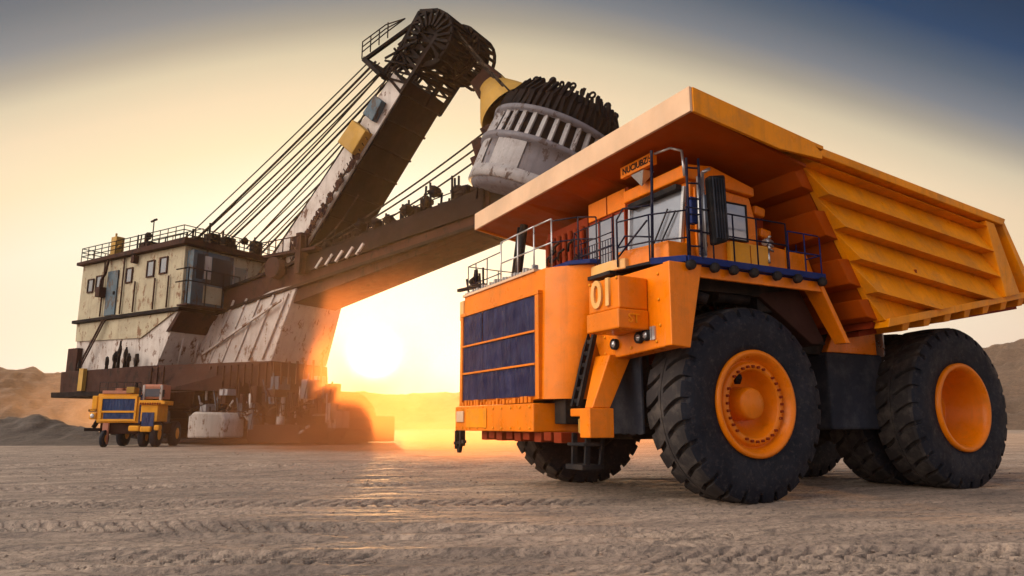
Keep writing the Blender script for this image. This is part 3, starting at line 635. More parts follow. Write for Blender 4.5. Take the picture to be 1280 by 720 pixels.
# lower house: flared cream band, white panel, chamfered front
lo = [(-17.0, .1, 6.4), (-4.0, .1, 6.4), (-4.0, 14.8, 6.4), (-17.0, 14.8, 6.4)]
hi = [(-17.2, .1, 10.997), (-1.4, .1, 10.997), (-1.4, 14.8, 10.997), (-17.2, 14.8, 10.997)]
lh = MB().hexa(lo, hi).build('lower_house', 'white', S, .03)
MB().hexa([(-17.1, -.05, 9.3), (-6.5, -.05, 9.0), (-6.5, .097, 9.0), (-17.1, .097, 9.3)], [(-17.2, -.05, 10.95), (-2.0, -.05, 10.95), (-2.0, .097, 10.95), (-17.2, .097, 10.95)]).build('upper_skirt', 'cream', lh)
MB().hexa([(-2.8, -.1, 9.3), (-2.2, -.1, 9.3), (-2.2, 14, 9.3), (-2.8, 14, 9.3)], [(-1.3, -.1, 10.95), (-.9, -.1, 10.95), (-.9, 14, 10.95), (-1.3, 14, 10.95)]).build('front_skirt', 'rust', lh)
MB().box((-17.6, -.4, 6.2), (-15.9, .097, 8.6)).build('rear_panel', 'rust', lh, .05)
b = MB(); b.beam((-12.3, -.3, 11), (-15.2, -.6, 6.6), .12); b.beam((-11.9, -.3, 11), (-14.8, -.6, 6.6), .1); each(b, 'stay_rod', 'rust', lh)
b = MB()
for k, (x, z) in enumerate(((-9.2, 1.6), (-8.6, 2.5), (-7.6, 1.9), (-7.1, 1.3), (-5.9, 1.1), (-10.4, .9), (-14.9, .8))): b.tube((x, -.6, 6.3), (x+.1, -.6, 6.3+z), .16, 7, .08); b.blob((x+.05, -.6, 6.4+z*.6), (.28, .2, .5), 5, k)
each(b, 'lever_cluster', 'darkrust', S)
b = MB()
for k in range(5): b.beam((-2.9, 4.8+k*.2, 10.9), (-.6, 7.8+k*.35, 6.8), .14)
for k in range(9): b.tube((-3.1-.1*k, 1.5+k*1.5, 6.6), (-2.6, 1.5+k*1.5, 9.2), .09, 6)
each(b, 'front_brace', 'white', lh)
# revolving platform
MB().hexa([(-17.2, -.9, 4.3), (-.5, -.9, 4.3), (7.5, 3.0, 4.0), (6.5, 10.0, 4.0), (-17.2, 14.5, 4.3)], [(-17.4, -.9, 6.35), (-4.0, -.9, 6.39), (7.0, 3.0, 6.6), (6.2, 10.0, 6.6), (-17.4, 14.5, 6.39)]).build('revolving_platform', 'rust', S, .05)
MB().hexa([(-17.9, -1.3, 3.95), (-3.0, -1.2, 4.0), (-3.0, 14.5, 4.0), (-17.9, 14.5, 3.95)], [(-18.0, -1.3, 4.45), (-3.0, -1.2, 4.299), (-3.0, 14.5, 4.299), (-18.0, 14.5, 4.45)]).build('platform_ledge', 'darkrust', S, .04)
MB().box((-13.6, -1.25, 4.5), (-12.9, -.903, 6.5)).build('platform_bracket', 'ochre', S)
# front tower carrying boom and stick
MB().hexa([(-3.9, 3.2, 6.4), (6.5, 3.4, 6.6), (6.5, 9.6, 6.6), (-3.9, 9.8, 6.4)], [(-1.1, 3.6, 12.2), (8.8, 3.7, 12.9), (8.8, 9.2, 12.9), (-1.1, 9.4, 12.2)]).build('front_tower', 'white', S, .06)
b = MB()
for k in range(6): b.beam((-3+k*1.7, 3.25, 6.8), (-.6+k*1.7, 3.55, 12.2), .16, .2)
b.beam((-2, 3.05, 7.6), (7.5, 3.2, 11.6), .2, .2)
b.build('tower_rib', 'white', S, .03)
# stick (crowd arm): a deep box girder with walkway and clutter on top
def zs(s_): return 11.6+.150*(s_-1.4)
MB().hexa([(-1.0, 3.5, zs(-1)-.2), (-1.0, 9.0, zs(-1)-.2), (-1.0, 9.0, zs(-1)+2.0), (-1.0, 3.5, zs(-1)+2.0)], [(27.3, 4.2, zs(27)), (27.3, 8.4, zs(27)), (27.3, 8.4, zs(27)+2.6), (27.3, 4.2, zs(27)+2.6)]).build('stick', 'rust', S, .06)
MB().hexa([(4.0, 3.7, zs(4)-1.5), (4.0, 8.8, zs(4)-1.5), (4.0, 8.8, zs(4)-.2), (4.0, 3.7, zs(4)-.2)], [(26, 4.5, zs(26)-.25), (26, 8.2, zs(26)-.25), (26, 8.2, zs(26)+.02), (26, 4.5, zs(26)+.02)]).build('stick_belly', 'rust', S, .05)
for f in (0, 1): MB().beam((-1, 3.42-.0*f, zs(-1)+1.9*f), (27, 4.12, zs(27)+.05+2.5*f), .25, .25).build('stick_flange', 'darkrust', S)
MB().hexa([(9, 3.5, zs(9)+.9), (9, 3.78, zs(9)+.9), (9, 3.78, zs(9)+2.05), (9, 3.5, zs(9)+2.05)], [(27, 3.95, zs(27)+.9), (27, 4.19, zs(27)+.9), (27, 4.19, zs(27)+2.7), (27, 3.95, zs(27)+2.7)]).build('stick_side_panel', 'darkrust', S, .05)
b = MB(); rnd = random.Random(31)
for k in range(60):
    x = 8.5+k*.31; z0 = zs(x)+2.0; y = 3.9+rnd.random()*2; hh = .8+rnd.random()*1.5*(1 if k < 40 else 1.5)
    b.tube((x, y, z0), (x+rnd.uniform(-.2, .3), y, z0+hh), .09, 5)
    if k % 2: b.box((x, y, z0), (x+.8, y+.8, z0+hh*.7))
    if k % 4 == 0: b.blob((x+.3, y, z0+hh*.7), (.6, .5, .45), 6, k)
b.build('stick_machinery', 'darkrust', S)
b = MB()
for x in range(9, 26, 1): b.tube((x, 4.4, zs(x)+2.2), (x, 4.4, zs(x)+3.4), .045, 5)
for h_ in (2.8, 3.4): b.tube((9, 4.4, zs(9)+h_), (25, 4.4, zs(25)+h_), .045, 5)
b.build('stick_rail', 'darkrust', S)
b = MB()
for k in range(5): b.beam((11+k*1.1, 3.55, zs(11+k)+.9), (11.7+k*1.1, 3.55, zs(11+k)+1.7), .18)
each(b, 'stick_stay', 'white', S)
# boom: leaning box girder, white near flank, dark front face
bd = Vector((21.1-6.2, 0, 31.0-13.4)); bl = bd.length; bdir = bd.normalized(); bn = Vector((-bdir.z, 0, bdir.x))   # bn: up/back
B0 = Vector((7.0, 0, 13.2))
def bq(l, w, t_): p = B0+bdir*l+bn*w; return (p.x, t_, p.z)
L1 = bl-1.0
MB().hexa([bq(0, -.2, 4.0), bq(0, 3.0, 4.0), bq(0, 3.0, 9.0), bq(0, -.2, 9.0)], [bq(L1-2.4, 0, 4.3), bq(L1-2.4, 2.1, 4.3), bq(L1-2.4, 2.1, 8.9), bq(L1-2.4, 0, 8.9)]).build('boom', 'darkrust', S, .04)
MB().hexa([bq(.4, .0, 3.8), bq(.4, 2.8, 3.8), bq(.4, 2.8, 3.97), bq(.4, .0, 3.97)], [bq(L1-2.6, .15, 4.15), bq(L1-2.6, 2.0, 4.15), bq(L1-2.6, 2.0, 4.27), bq(L1-2.6, .15, 4.27)]).build('boom_flank', 'white', S)
MB().hexa([bq(L1*.56, .3, 3.2), bq(L1*.56, 2.5, 3.2), bq(L1*.56, 2.5, 4.0), bq(L1*.56, .3, 4.0)], [bq(L1*.66, .3, 3.2), bq(L1*.66, 2.3, 3.2), bq(L1*.66, 2.3, 4.1), bq(L1*.66, .3, 4.1)]).build('boom_box', 'ochre', S, .08)
MB().hexa([bq(L1*.70, .6, 3.5), bq(L1*.70, 2.0, 3.5), bq(L1*.70, 2.0, 4.1), bq(L1*.70, .6, 4.1)], [bq(L1*.78, .8, 3.5), bq(L1*.78, 1.9, 3.5), bq(L1*.78, 1.9, 4.1), bq(L1*.78, .8, 4.1)]).build('boom_plate', 'blue', S, .05)
b = MB(); rnd = random.Random(17)
for k in range(70):     # ragged cable trays and rungs along the flank's front edge
    l = 1+rnd.random()*(L1*.52); w_ = .1+rnd.random()*.6+(.9 if l < 3.5 else 0)
    b.blob(bq(l, w_, 3.7), (.16+rnd.random()*.2, .12, .12+rnd.random()*.25), 4, k)
for k in range(26): b.beam(bq(.8+k*.55, .05, 3.6), bq(1.0+k*.55, .65, 3.6), .07)
b.path([bq(1, .35, 3.62), bq(L1*.6, .4, 3.75)], .08); b.build('boom_cable_tray', 'rust', S)
b = MB()
for k in range(1, 9): b.beam(bq(L1*k/9.5, -.1, 4.15), bq(L1*k/9.5, -.1, 8.95), .16, .14)
b.build('boom_cross_rib', 'darkrust', S)
b = MB(); b.box((5.2, 3.0, 15.4), (11.4, 3.75, 15.65)); b.path([(5.0, 2.9, 16.7), (10.4, 2.9, 16.7)], .05)
for k in range(7): b.tube((5.0+k*.9, 2.9, 15.6), (5.0+k*.9, 2.9, 16.7), .05)
b.box((9.2, 2.9, 13.6), (9.8, 3.7, 17.0)); b.build('boom_walkway', 'rust', S)
MB().tube(bq(.6, 1.2, 2.9), bq(.6, 1.2, 10.0), .9, 20).build('boom_foot_pin', 'rust', S)
MB().hexa([bq(-1.5, .2, 4.0), bq(-1.5, 2.8, 4.0), bq(-1.5, 2.8, 5.0), bq(-1.5, .2, 5.0)], [bq(.2, .2, 4.0), bq(.2, 2.8, 4.0), bq(.2, 2.8, 5.0), bq(.2, .2, 5.0)]).build('boom_shoe', 'white', S, .04)
# boom head: lattice cheeks and two great sheaves
def sheave(l, w_, t_, r):
    c = Vector(bq(l, w_, t_)); b = MB(); 
    b.lathe([(r*.80, -.35), (r, -.35), (r*1.03, -.30), (r*.96, -.1), (r*.96, .1), (r*1.03, .30), (r, .35), (r*.80, .35), (r*.80, -.35)], c=c, n=40)
    b.lathe([(0, -.45), (r*.22, -.45), (r*.22, .45), (0, .45)], c=c, n=16)
    for k in range(10): a = k*math.tau/10; b.beam(c+Vector((math.cos(a)*r*.15, 0, math.sin(a)*r*.15)), c+Vector((math.cos(a)*r*.85, 0, math.sin(a)*r*.85)), .34, .3, up=(0, 1, 0))
    b.build('sheave', 'darkrust', S)
sheave(L1+1.2, .35, 4.6, 2.1); sheave(L1+1.5, .1, 8.4, 2.15)
b = MB(); rnd = random.Random(8)
for t_ in (4.1, 7.2, 9.0):
    for k in range(9): 
        b.beam(bq(L1-3.5+k*.75, -.1, t_), bq(L1-3.0+k*.72, 2.6-.1*k, t_), .22, .2); b.beam(bq(L1-3.2+k*.75, 2.4-.1*k, t_), bq(L1-2.6+k*.75, -.1, t_), .16, .16)
    b.beam(bq(L1-3.5, 2.6, t_), bq(L1+2.6, 2.9, t_), .3, .25); b.beam(bq(L1-3.5, 0, t_), bq(L1+2.9, -.2, t_), .34, .3); b.beam(bq(L1+2.6, 2.9, t_), bq(L1+3.4, 1.2, t_), .3); b.beam(bq(L1+3.4, 1.2, t_), bq(L1+2.9, -.2, t_), .3)
for k in range(8): b.beam(bq(L1-1.5+k*.6, -.1, 4.1), bq(L1-1.5+k*.6, -.1, 9.0), .3, .3); b.beam(bq(L1-1.5+k*.6, 2.8, 4.1), bq(L1-1.5+k*.6, 2.8, 9.0), .2, .2)
for k in range(4): b.beam(bq(L1-1.5+k*1.2, -.15, 4.2+(k % 2)*4.7), bq(L1-.3+k*1.2, -.15, 8.9-(k % 2)*4.7), .26, .26)
b.build('boom_head', 'darkrust', S)
b = MB()
for (l, w_, a0, a1) in ((L1+1.2, .35, -1.9, 2.3), (L1+1.5, .1, -2.4, 1.4)):
    c = Vector(bq(l, w_, 0)); t0_, t1_ = (3.9, 6.6) if a1 > 2 else (6.9, 9.3); rr_ = 2.3
    for k in range(15):
        a = a0+(a1-a0)*k/14+math.atan2(bdir.z, bdir.x); p = c+Vector((math.cos(a)*rr_, 0, math.sin(a)*rr_)); q = c+Vector((math.cos(a+.28)*rr_, 0, math.sin(a+.28)*rr_))
        b.beam((p.x, t0_, p.z), (p.x, t1_, p.z), .20, .16); b.beam((p.x, t0_, p.z), (q.x, t0_, q.z), .22, .2); b.beam((p.x, t1_, p.z), (q.x, t1_, q.z), .22, .2)
        if k % 2: b.beam((p.x, t0_, p.z), (q.x, t1_, q.z), .12)
        p2 = c+Vector((math.cos(a)*1.0, 0, math.sin(a)*1.0)); b.beam((p.x, t0_-.1, p.z), (p2.x, t0_-.1, p2.z), .26, .2)
b.build('sheave_guard', 'darkrust', S)
b = MB()    # ragged service platform behind the head
b.hexa([bq(L1-3.4, 2.1, 3.0), bq(L1-3.2, 4.7, 3.0), bq(L1-3.2, 4.7, 8.6), bq(L1-3.4, 2.1, 8.6)], [bq(L1-3.1, 2.1, 3.0), bq(L1-2.8, 4.7, 3.0), bq(L1-2.8, 4.7, 8.6), bq(L1-3.1, 2.1, 8.6)])
for k in range(30): b.beam(bq(L1-3+rnd.random()*4.5, 1.5+rnd.random()*1.6, 3.3+rnd.random()*2), bq(L1-2.5+rnd.random()*4.5, 1.0+rnd.random()*1.5, 3.3+rnd.random()*2), .14)
b.beam(bq(L1-3, 4.6, 3.2), bq(L1+2.0, 2.6, 4.2), .3, .25); b.build('head_platform', 'darkrust', S)
b = MB(); e0 = Vector(bq(L1-3.0, 4.8, 3.0))
for z in (.5, .95, 1.4): b.path([e0+Vector((0, 0, z)), Vector(bq(L1-.6, 3.6, 3.0))+Vector((0, 0, z*.8)), Vector(bq(L1+1.5, 3.2, 3.4))], .05)
for k in range(4): b.tube(e0+Vector((k*.9, 0, k*.35-.1)), e0+Vector((k*.9, 0, 1.4+k*.30)), .05)
b.build('platform_rail', 'darkrust', S)
# cables: suspension ropes to the gantry, hoist ropes to the dipper, crowd ropes
def cable(p, q, r=.075, sag=.25):
    b = MB(); P = Vector(p); Q = Vector(q); n = 8
    pts = [P.lerp(Q, i/n)-Vector((0, 0, sag*4*(i/n)*(1-i/n))) for i in range(n+1)]
    b.path(pts, r, 6).build('cable', 'cable', S)
for k, (x, y, z, l, w_, t_) in enumerate(((-4.6, 2.9, 18.0, -2.6, 3.6, 3.4), (-4.4, 3.6, 18.0, .0, 3.2, 5), (-3.0, 4.6, 18.2, -2.8, 3.4, 4.4), (-2.8, 5.0, 18.0, 1.5, 2.6, 6.0), (-2.2, 7.0, 18.0, -2.4, 3.0, 6), (-1.8, 7.6, 18.2, -2.8, 2.6, 7.2), (-.6, 8.6, 17.4, -2.2, 2.4, 8), (1.0, 4.4, 12.6, -2.5, 2.2, 4.0), (-1.0, 9.6, 17.6, 1.0, 2.8, 8.4), (-2.0, 8.4, 17.6, -1.0, 2.4, 7.6))):
    cable((x, y, z), bq(L1+l, w_, t_), .08 if k % 3 else .10, .2+.1*(k % 4))
for (dx, t_, ex, ez) in ((3.0, 4.6, 29.6, 24.3), (2.7, 5.4, 29.2, 24.5), (2.4, 6.4, 28.8, 24.7), (2.0, 8.0, 27.6, 25.6), (1.2, 7.0, 25.2, 28.4), (1.0, 7.8, 25.0, 28.6)):
    cable(bq(L1+dx, -.6, t_), (ex, t_, ez), .07, .15)
for (y, z) in ((4.6, 23.1), (5.2, 22.8), (6.4, 22.7)): cable((11.5, y, 16.6), (26.0, y+1.0, z), .07, .3)
cable((9.2, 3.3, 15.7), (15.6, 3.3, 19.3), .06, 1.2)
for k in range(7): cable((-5.2+k*.75, 2.2+k*.9, 18.0+.2*(k % 2)), bq(L1-3.0+k*.45, 4.2-.25*k, 3.3+k*.8), .055, .15+.12*(k % 3))
# dipper: heavy ribbed tub hung from an ochre cone
Dp = MB().lathe([(0, -6.4), (4.5, -6.4), (4.95, -6.0), (5.1, -5.2), (5.15, -3.9), (5.10, -2.9), (5.4, -2.85), (5.45, -2.45), (4.9, -2.40), (4.75, -.62), (5.2, -.58), (5.25, -.2), (4.7, -.15), (4.45, 1.1), (3.6, 2.1), (2.0, 2.6), (0, 2.8)], axis=2, n=56).build('dipper', 'grey', S, loc=(31.1, 7.6, 22.5)); Dp.scale = (.93, .93, .95)
Dp.rotation_euler = (R(-8), R(20), 0)
for k in range(60):
    a = k*math.tau/60; c_, s_ = math.cos(a), math.sin(a)
    f = lambda r, z, da=0: (r*math.cos(a+da), r*math.sin(a+da), z)
    b = MB().beam(f(4.98, -.2), f(4.75, 1.15, .03*((k*7) % 5-2)/2), .26, .30).beam(f(4.8, 1.1), f(3.9, 2.15+.22*((k*5) % 3), .03), .24, .28)
    b.build('tooth', 'darkrust', Dp)
for k in range(36):
    a = k*math.tau/36; f = lambda r, z: (r*math.cos(a), r*math.sin(a), z)
    MB().beam(f(5.12, -2.43), f(4.92, -.58), .18, .34).build('rib', 'lightgrey', Dp)
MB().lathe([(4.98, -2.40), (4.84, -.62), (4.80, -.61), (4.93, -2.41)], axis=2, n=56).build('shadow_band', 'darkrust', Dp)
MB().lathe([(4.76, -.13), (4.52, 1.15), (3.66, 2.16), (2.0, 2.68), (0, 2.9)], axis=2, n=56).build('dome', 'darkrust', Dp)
b = MB()
for k in range(30): a = k*math.tau/30; b.lathe([(.16, 0), (.30, 0), (.30, .12), (.16, .12), (.16, 0)], c=(3.9*math.cos(a), 3.9*math.sin(a), 2.3+.2*(k % 2)), axis=1 if k % 2 else 0, n=10)
each(b, 'shackle', 'darkrust', Dp)
b = MB()
for a0 in (3.75, 4.45):
    n = 8; r = 5.22
    lo_ = [(r*math.cos(a0+.5*i/n), r*math.sin(a0+.5*i/n), -5.6) for i in range(n+1)]; hi_ = [(r*math.cos(a0+.5*i/n), r*math.sin(a0+.5*i/n), -2.95) for i in range(n+1)]
    b.add(lo_+hi_, [(i, i+1, n+2+i, n+1+i) for i in range(n)], True)
each(b, 'wear_plate', 'lightgrey', Dp)
MB().lathe([(5.0, -5.9), (5.25, -5.85), (5.25, -5.0), (5.02, -4.95)], axis=2, n=56).build('lower_band', 'lightgrey', Dp)
b = MB()
for k in range(3): a = 3.5-.13*k; b.beam((5.0*math.cos(a), 5.0*math.sin(a), -1.9-.7*k), (5.8*math.cos(a), 5.8*math.sin(a), -1.2-.9*k), .8, .9)
b.beam((-4.7, -2.0, -3.6), (-5.6, -2.2, -2.4), .6, .9); b.beam((-5.0, -1.4, -4.5), (-5.8, -1.5, -3.6), .5, .6); each(b, 'latch', 'rust', Dp, .06)
MB().lathe([(2.6, 0), (2.5, .5), (1.9, 1.7), (1.25, 2.9), (1.2, 3.2), (0, 3.2)], axis=2, n=32).build('hanger_cone', 'ochre', S, loc=(27.3, 7.4, 24.9)).rotation_euler = (0, R(-34), 0)
MB().hexa([(-1.2, -1, 2.6), (1.2, -1, 2.6), (1.2, 1, 2.6), (-1.2, 1, 2.6)], [(-1.0, -1, 4.4), (1.0, -1, 4.4), (1.0, 1, 4.4), (-1.0, 1, 4.4)]).build('hanger_block', 'rust', S, .05, loc=(27.3, 7.4, 24.9)).rotation_euler = (0, R(-34), 0)
MB().hexa([(26.6, 4.4, 15.6), (30.0, 4.4, 16.5), (30.0, 8.4, 16.5), (26.6, 8.4, 15.6)], [(26.6, 4.4, 19.6), (29.2, 4.4, 20.4), (29.2, 8.4, 20.4), (26.6, 8.4, 19.6)]).build('dipper_bracket', 'darkrust', S, .05)
# undercarriage: crawlers (each with its shoes and rollers), jacks and tanks
def crawler(x, y, Lc, Hc, W_):
    c = MB(); poly = []
    for i in range(9): a = math.pi/2+math.pi*i/8; poly.append((x-Lc/2+Hc/2+Hc/2*math.cos(a), Hc/2+Hc/2*math.sin(a)*1.0))
    for i in range(9): a = -math.pi/2+math.pi*i/8; poly.append((x+Lc/2-Hc/2+Hc/2*math.cos(a), Hc/2+Hc/2*math.sin(a)))
    o = c.prism(poly, 1, y+.2, y+W_-.2).build('crawler', 'rust', S)
    b = MB(); n = len(poly)
    for i in range(n):
        p, q = Vector(poly[i]), Vector(poly[(i+1) % n]); m_ = max(1, int((q-p).length/.55))
        for j in range(m_):
            a0 = p.lerp(q, (j+.08)/m_); a1 = p.lerp(q, (j+.92)/m_); b.beam((a0.x, y+W_/2, a0.y), (a1.x, y+W_/2, a1.y), W_, .32, up=(0, 0, 1) if abs((q-p).normalized().y) < .9 else (1, 0, 0))
    each(b, 'track_shoe', 'darkrust', o)
    b = MB()
    for i in range(5): xx = x-Lc/2+Hc/2+(Lc-Hc)*i/4; b.tube((xx, y+.12, Hc/2), (xx, y-.05, Hc/2), Hc*.26, 14)
    each(b, 'roller', 'rust', o)
crawler(-2.6, -1.0, 5.4, 3.8, 2.2); crawler(4.2, 1.8, 6.5, 2.8, 2.2); crawler(-11.5, 8.5, 8.5, 3.6, 2.4); crawler(12.9, 3.6, 4.6, 3.9, 2.6); crawler(5.5, 10.5, 8.0, 3.8, 2.4)
MB().hexa([(-15, 1.5, 1.6), (12.0, 2.6, 1.6), (12.0, 11, 1.6), (-15, 12, 1.6)], [(-10, 1.8, 3.95), (7.6, 2.8, 4.0), (7.6, 11.5, 4.0), (-10, 11.5, 3.95)]).build('lower_frame', 'rust', S, .05)
MB().box((-15, 3.0, .1), (13.0, 11.5, 2.2)).build('sole_beam', 'darkrust', S, .05)
b = MB(); rnd = random.Random(44)
for k in range(46):
    x = -1+rnd.random()*15; y = .4+rnd.random()*1.6; z = .8+rnd.random()*3; b.tube((x, y, z), (x+rnd.uniform(-.8, .8), y, z+rnd.uniform(-1, 1.2)), .06+.06*rnd.random(), 5)
b.build('hydraulic_line', 'white', S)
for k in range(8): x = 3.6+k*1.15; MB().tube((x, 1.3, .6), (x+.25*((k*3) % 4-1.5), 1.3, 3.9), .16+.05*(k % 3), 10).tube((x, 1.3, 1.2+.4*(k % 2)), (x, 1.3, 2.1+.5*(k % 3)), .32, 10).build('jack', 'rust' if k % 3 else 'white', S)
rnd = random.Random(91)      # valve blocks, brackets, ribs and hoses crowding the lower works
for k in range(54):
    x = -3.5+rnd.random()*19.5; y = .2+rnd.random()*1.8; z = .9+rnd.random()*3.1; w_ = .25+rnd.random()*.8; hh = .3+rnd.random()*1.2
    MB().box((x, y, z), (x+w_, y+.5+rnd.random(), z+hh)).beam((x+w_*.5, y, z), (x+w_*.5+rnd.uniform(-.6, .6), y-.1, z+hh+rnd.random()*.8), .10).build('machinery_block', ('darkrust', 'rust', 'darkrust', 'rust', 'blue', 'lightgrey')[rnd.randrange(6)], S, .03)
for k in range(22):
    x = -3+k*.85; MB().beam((x, -.92 if x < -.5 else 1.0, 4.5), (x, -.92 if x < -.5 else 1.0, 6.2), .14, .1).build('platform_rib', 'rust', S)
b = MB()
for k in range(40):
    x = -3+rnd.random()*17; y = .1+rnd.random()*.8; z = 3.9-rnd.random(); b.path([(x, y, z), (x+.3, y-.1, z-.7-rnd.random()*.6), (x+.9+rnd.random(), y, z-.4-rnd.random())], .05, 5)
each(b, 'hydraulic_hose', 'darkrust', S)
MB().prism([(2.4, .45), (2.4, 2.1), (3.0, 2.5), (6.4, 2.4), (6.8, 1.9), (6.8, .5)], 1, -.9, 1.0).build('water_tank', 'white', S, .15)
MB().prism([(-.5, .1), (7.4, .1), (7.4, .42), (-.5, .42)], 1, -1.3, 1.0).build('tank_skid', 'darkrust', S, .05)
MB().box((7.9, .4, .2), (13.6, 2.4, 1.5)).build('toe_beam', 'rust', S, .08)

# ------------------------------------------------------------------ small yellow truck, nose to the camera
vd = 50.0; vr = (165-640)/904*vd*1.0
vp = ground_pt(vr, vd)
V = empty('utility_truck', vp, HEAD-R(90)+R(-24)+R(28), 'small yellow orange dump truck with two blue front grilles, parked by the cream shovel', 'truck')
V.scale = (.80, .80, .93)
# local frame: x right as seen, y away, z up (nose faces -y)
sh = MB().box((-2.45, 0, 1.75), (1.05, 4.2, 3.85)).build('body', 'yellow', V, .05)
b = MB(); 
for (a, c) in (((-2.15, 1.85), (.85, 2.02)), ((-2.15, 2.48), (.85, 2.62)), ((-2.15, 3.48), (.85, 3.68)), ((-2.2, 2.02), (-2.0, 3.48)), ((.68, 2.02), (.85, 3.48))): b.box((a[0], -.16, a[1]), (c[0], -.003, c[1]))
b.build('grille_frame', 'yellow', V, .02)
for z0, z1, x0 in ((2.62, 3.48, -2.0), (2.02, 2.48, -1.85)): MB().box((x0, -.09, z0), (.68, -.004, z1)).build('grille_panel', 'tarpblue', V)
each(MB().box((-2.1, -.1, 3.85), (.3, 2.5, 4.08)).box((-1.2, .2, 4.08), (-.6, 1.2, 4.3)), 'hood_tray', 'pinkdust', V, .03)
each(MB().box((-.1, -.2, 3.9), (.55, .8, 4.35)), 'locker', 'ochre', V, .03)
each(MB().box((-2.9, -.05, 2.75), (-2.453, 1.2, 3.7)).box((-3.05, -.1, 2.55), (-2.453, .9, 2.75)), 'fender', 'yellow', V, .06)
MB().box((-3.0, -.12, 2.0), (-2.453, .9, 2.5)).build('headlight_box', 'yellow', V, .08)
MB().box((-3.1, -.1, 2.56), (-2.46, .95, 2.72)).build('step', 'darkrust', V)
cabn = MB().prism([(.2, 3.5), (.0, 4.4), (.1, 4.55), (2.0, 4.55), (2.0, 3.5)], 0, 1.2, 2.75).build('cab', 'pinkdust', V, .03)
MB().box((1.38, .04, 3.65), (2.58, .12, 4.4)).build('windshield', 'darkglass', cabn)
each(MB().box((1.16, -.02, 3.4), (1.36, .2, 4.5)).box((2.6, -.02, 3.4), (2.8, .2, 4.5)), 'pillar', 'white', cabn, .02)
MB().box((1.1, -.35, 3.05), (3.0, 2.2, 3.38)).box((2.9, -.4, 3.1), (3.25, .5, 3.3)).build('deck', 'yellow', V, .04)
MB().box((1.25, -.2, 1.85), (2.65, 2.0, 3.047)).build('side_housing', 'yellow', V, .05)
MB().box((1.4, -.26, 1.5), (2.4, -.203, 2.5)).build('grille_panel', 'tarpblue', V)
b = MB()
for k in range(9): b.box((1.2+k*.2, -.42, 3.06), (1.3+k*.2, -.353, 3.2))
each(b, 'deck_cleat', 'redox', V)
b = MB().box((.45, -.5, 1.15), (1.35, .2, 1.55)).box((1.40, -.5, 1.1), (2.3, .2, 1.5)).box((2.5, -.4, 1.2), (2.95, .3, 1.6)); each(b, 'bumper', 'yellow', V, .10)
MB().box((1.08, -.1, 1.7), (1.22, .3, 3.8)).build('ladder', 'tarp', V)
MB().box((-2.2, .3, .95), (2.5, 4.5, 1.72)).build('chassis', 'rust', V, .05)
MB().box((-3.3, -.1, 1.15), (-2.0, .2, 1.38)).beam((-2.6, 0, 1.4), (-2.3, .3, 2.1), .3).build('tow_bar', 'darkrust', V, .03)
MB().box((-1.85, -.05, .2), (-1.35, .2, 1.75)).build('front_leg', 'pinkdust', V, .05)
for (x, y, r, w_) in ((-1.75, -.05, .62, .32), (1.0, .9, .75, .5), (2.15, .6, .92, .5), (-2.2, 4.2, .95, .6), (2.2, 4.2, .95, .6)):
    wv = MB().lathe([(r*.45, -.02), (r*.8, -.04), (r*.97, .03), (r, .12), (r, w_-.12), (r*.97, w_-.03), (r*.8, w_), (r*.45, w_)], c=(x, y, r), axis=0, n=28).build('wheel', 'rubber', V)
    each(MB().lathe([(r*.5, .02), (r*.42, .0), (r*.3, .12), (0, .12)], c=(x, y, r), axis=0, n=18).lathe([(r*.5, w_-.02), (r*.42, w_), (0, w_-.08)], c=(x, y, r), axis=0, n=18), 'rim', 'yellow', wv)
MB().hexa([(-2.5, 2.6, 3.4), (3.0, 2.6, 3.4), (3.0, 6.5, 2.9), (-2.5, 6.5, 2.9)], [(-2.9, 2.3, 4.05), (3.1, 2.3, 4.05), (3.1, 7.0, 4.3), (-2.9, 7.0, 4.3)]).build('dump_body', 'rust', V, .04)

for x in (-2.72, 2.62): MB().lathe([(.16, .06), (.16, -.03), (.12, -.05), (0, -.05)], axis=1, n=16).build('headlight', 'lens', V, loc=(x, -.16, 2.25 if x < 0 else 1.4))
for x in (1.0, 2.95): MB().box((x, -.3, 3.6), (x+.14, -.2, 4.15)).beam((x+.07, -.2, 3.9), (x+.07, .1, 3.9), .04).build('mirror', 'black', V)
b = MB()
for z in (.42, .82): b.path([(-2.4, -.02, 3.87+z), (1.0, -.02, 3.87+z)], .025)
for k in range(6): b.tube((-2.4+k*.68, -.02, 3.86), (-2.4+k*.68, -.02, 4.69), .025)
b.build('hand_rail', 'black', V)
each(MB().tube((.1, 1.2, 3.85), (.1, 1.2, 4.7), .12, 10), 'exhaust_pipe', 'darkrust', V)

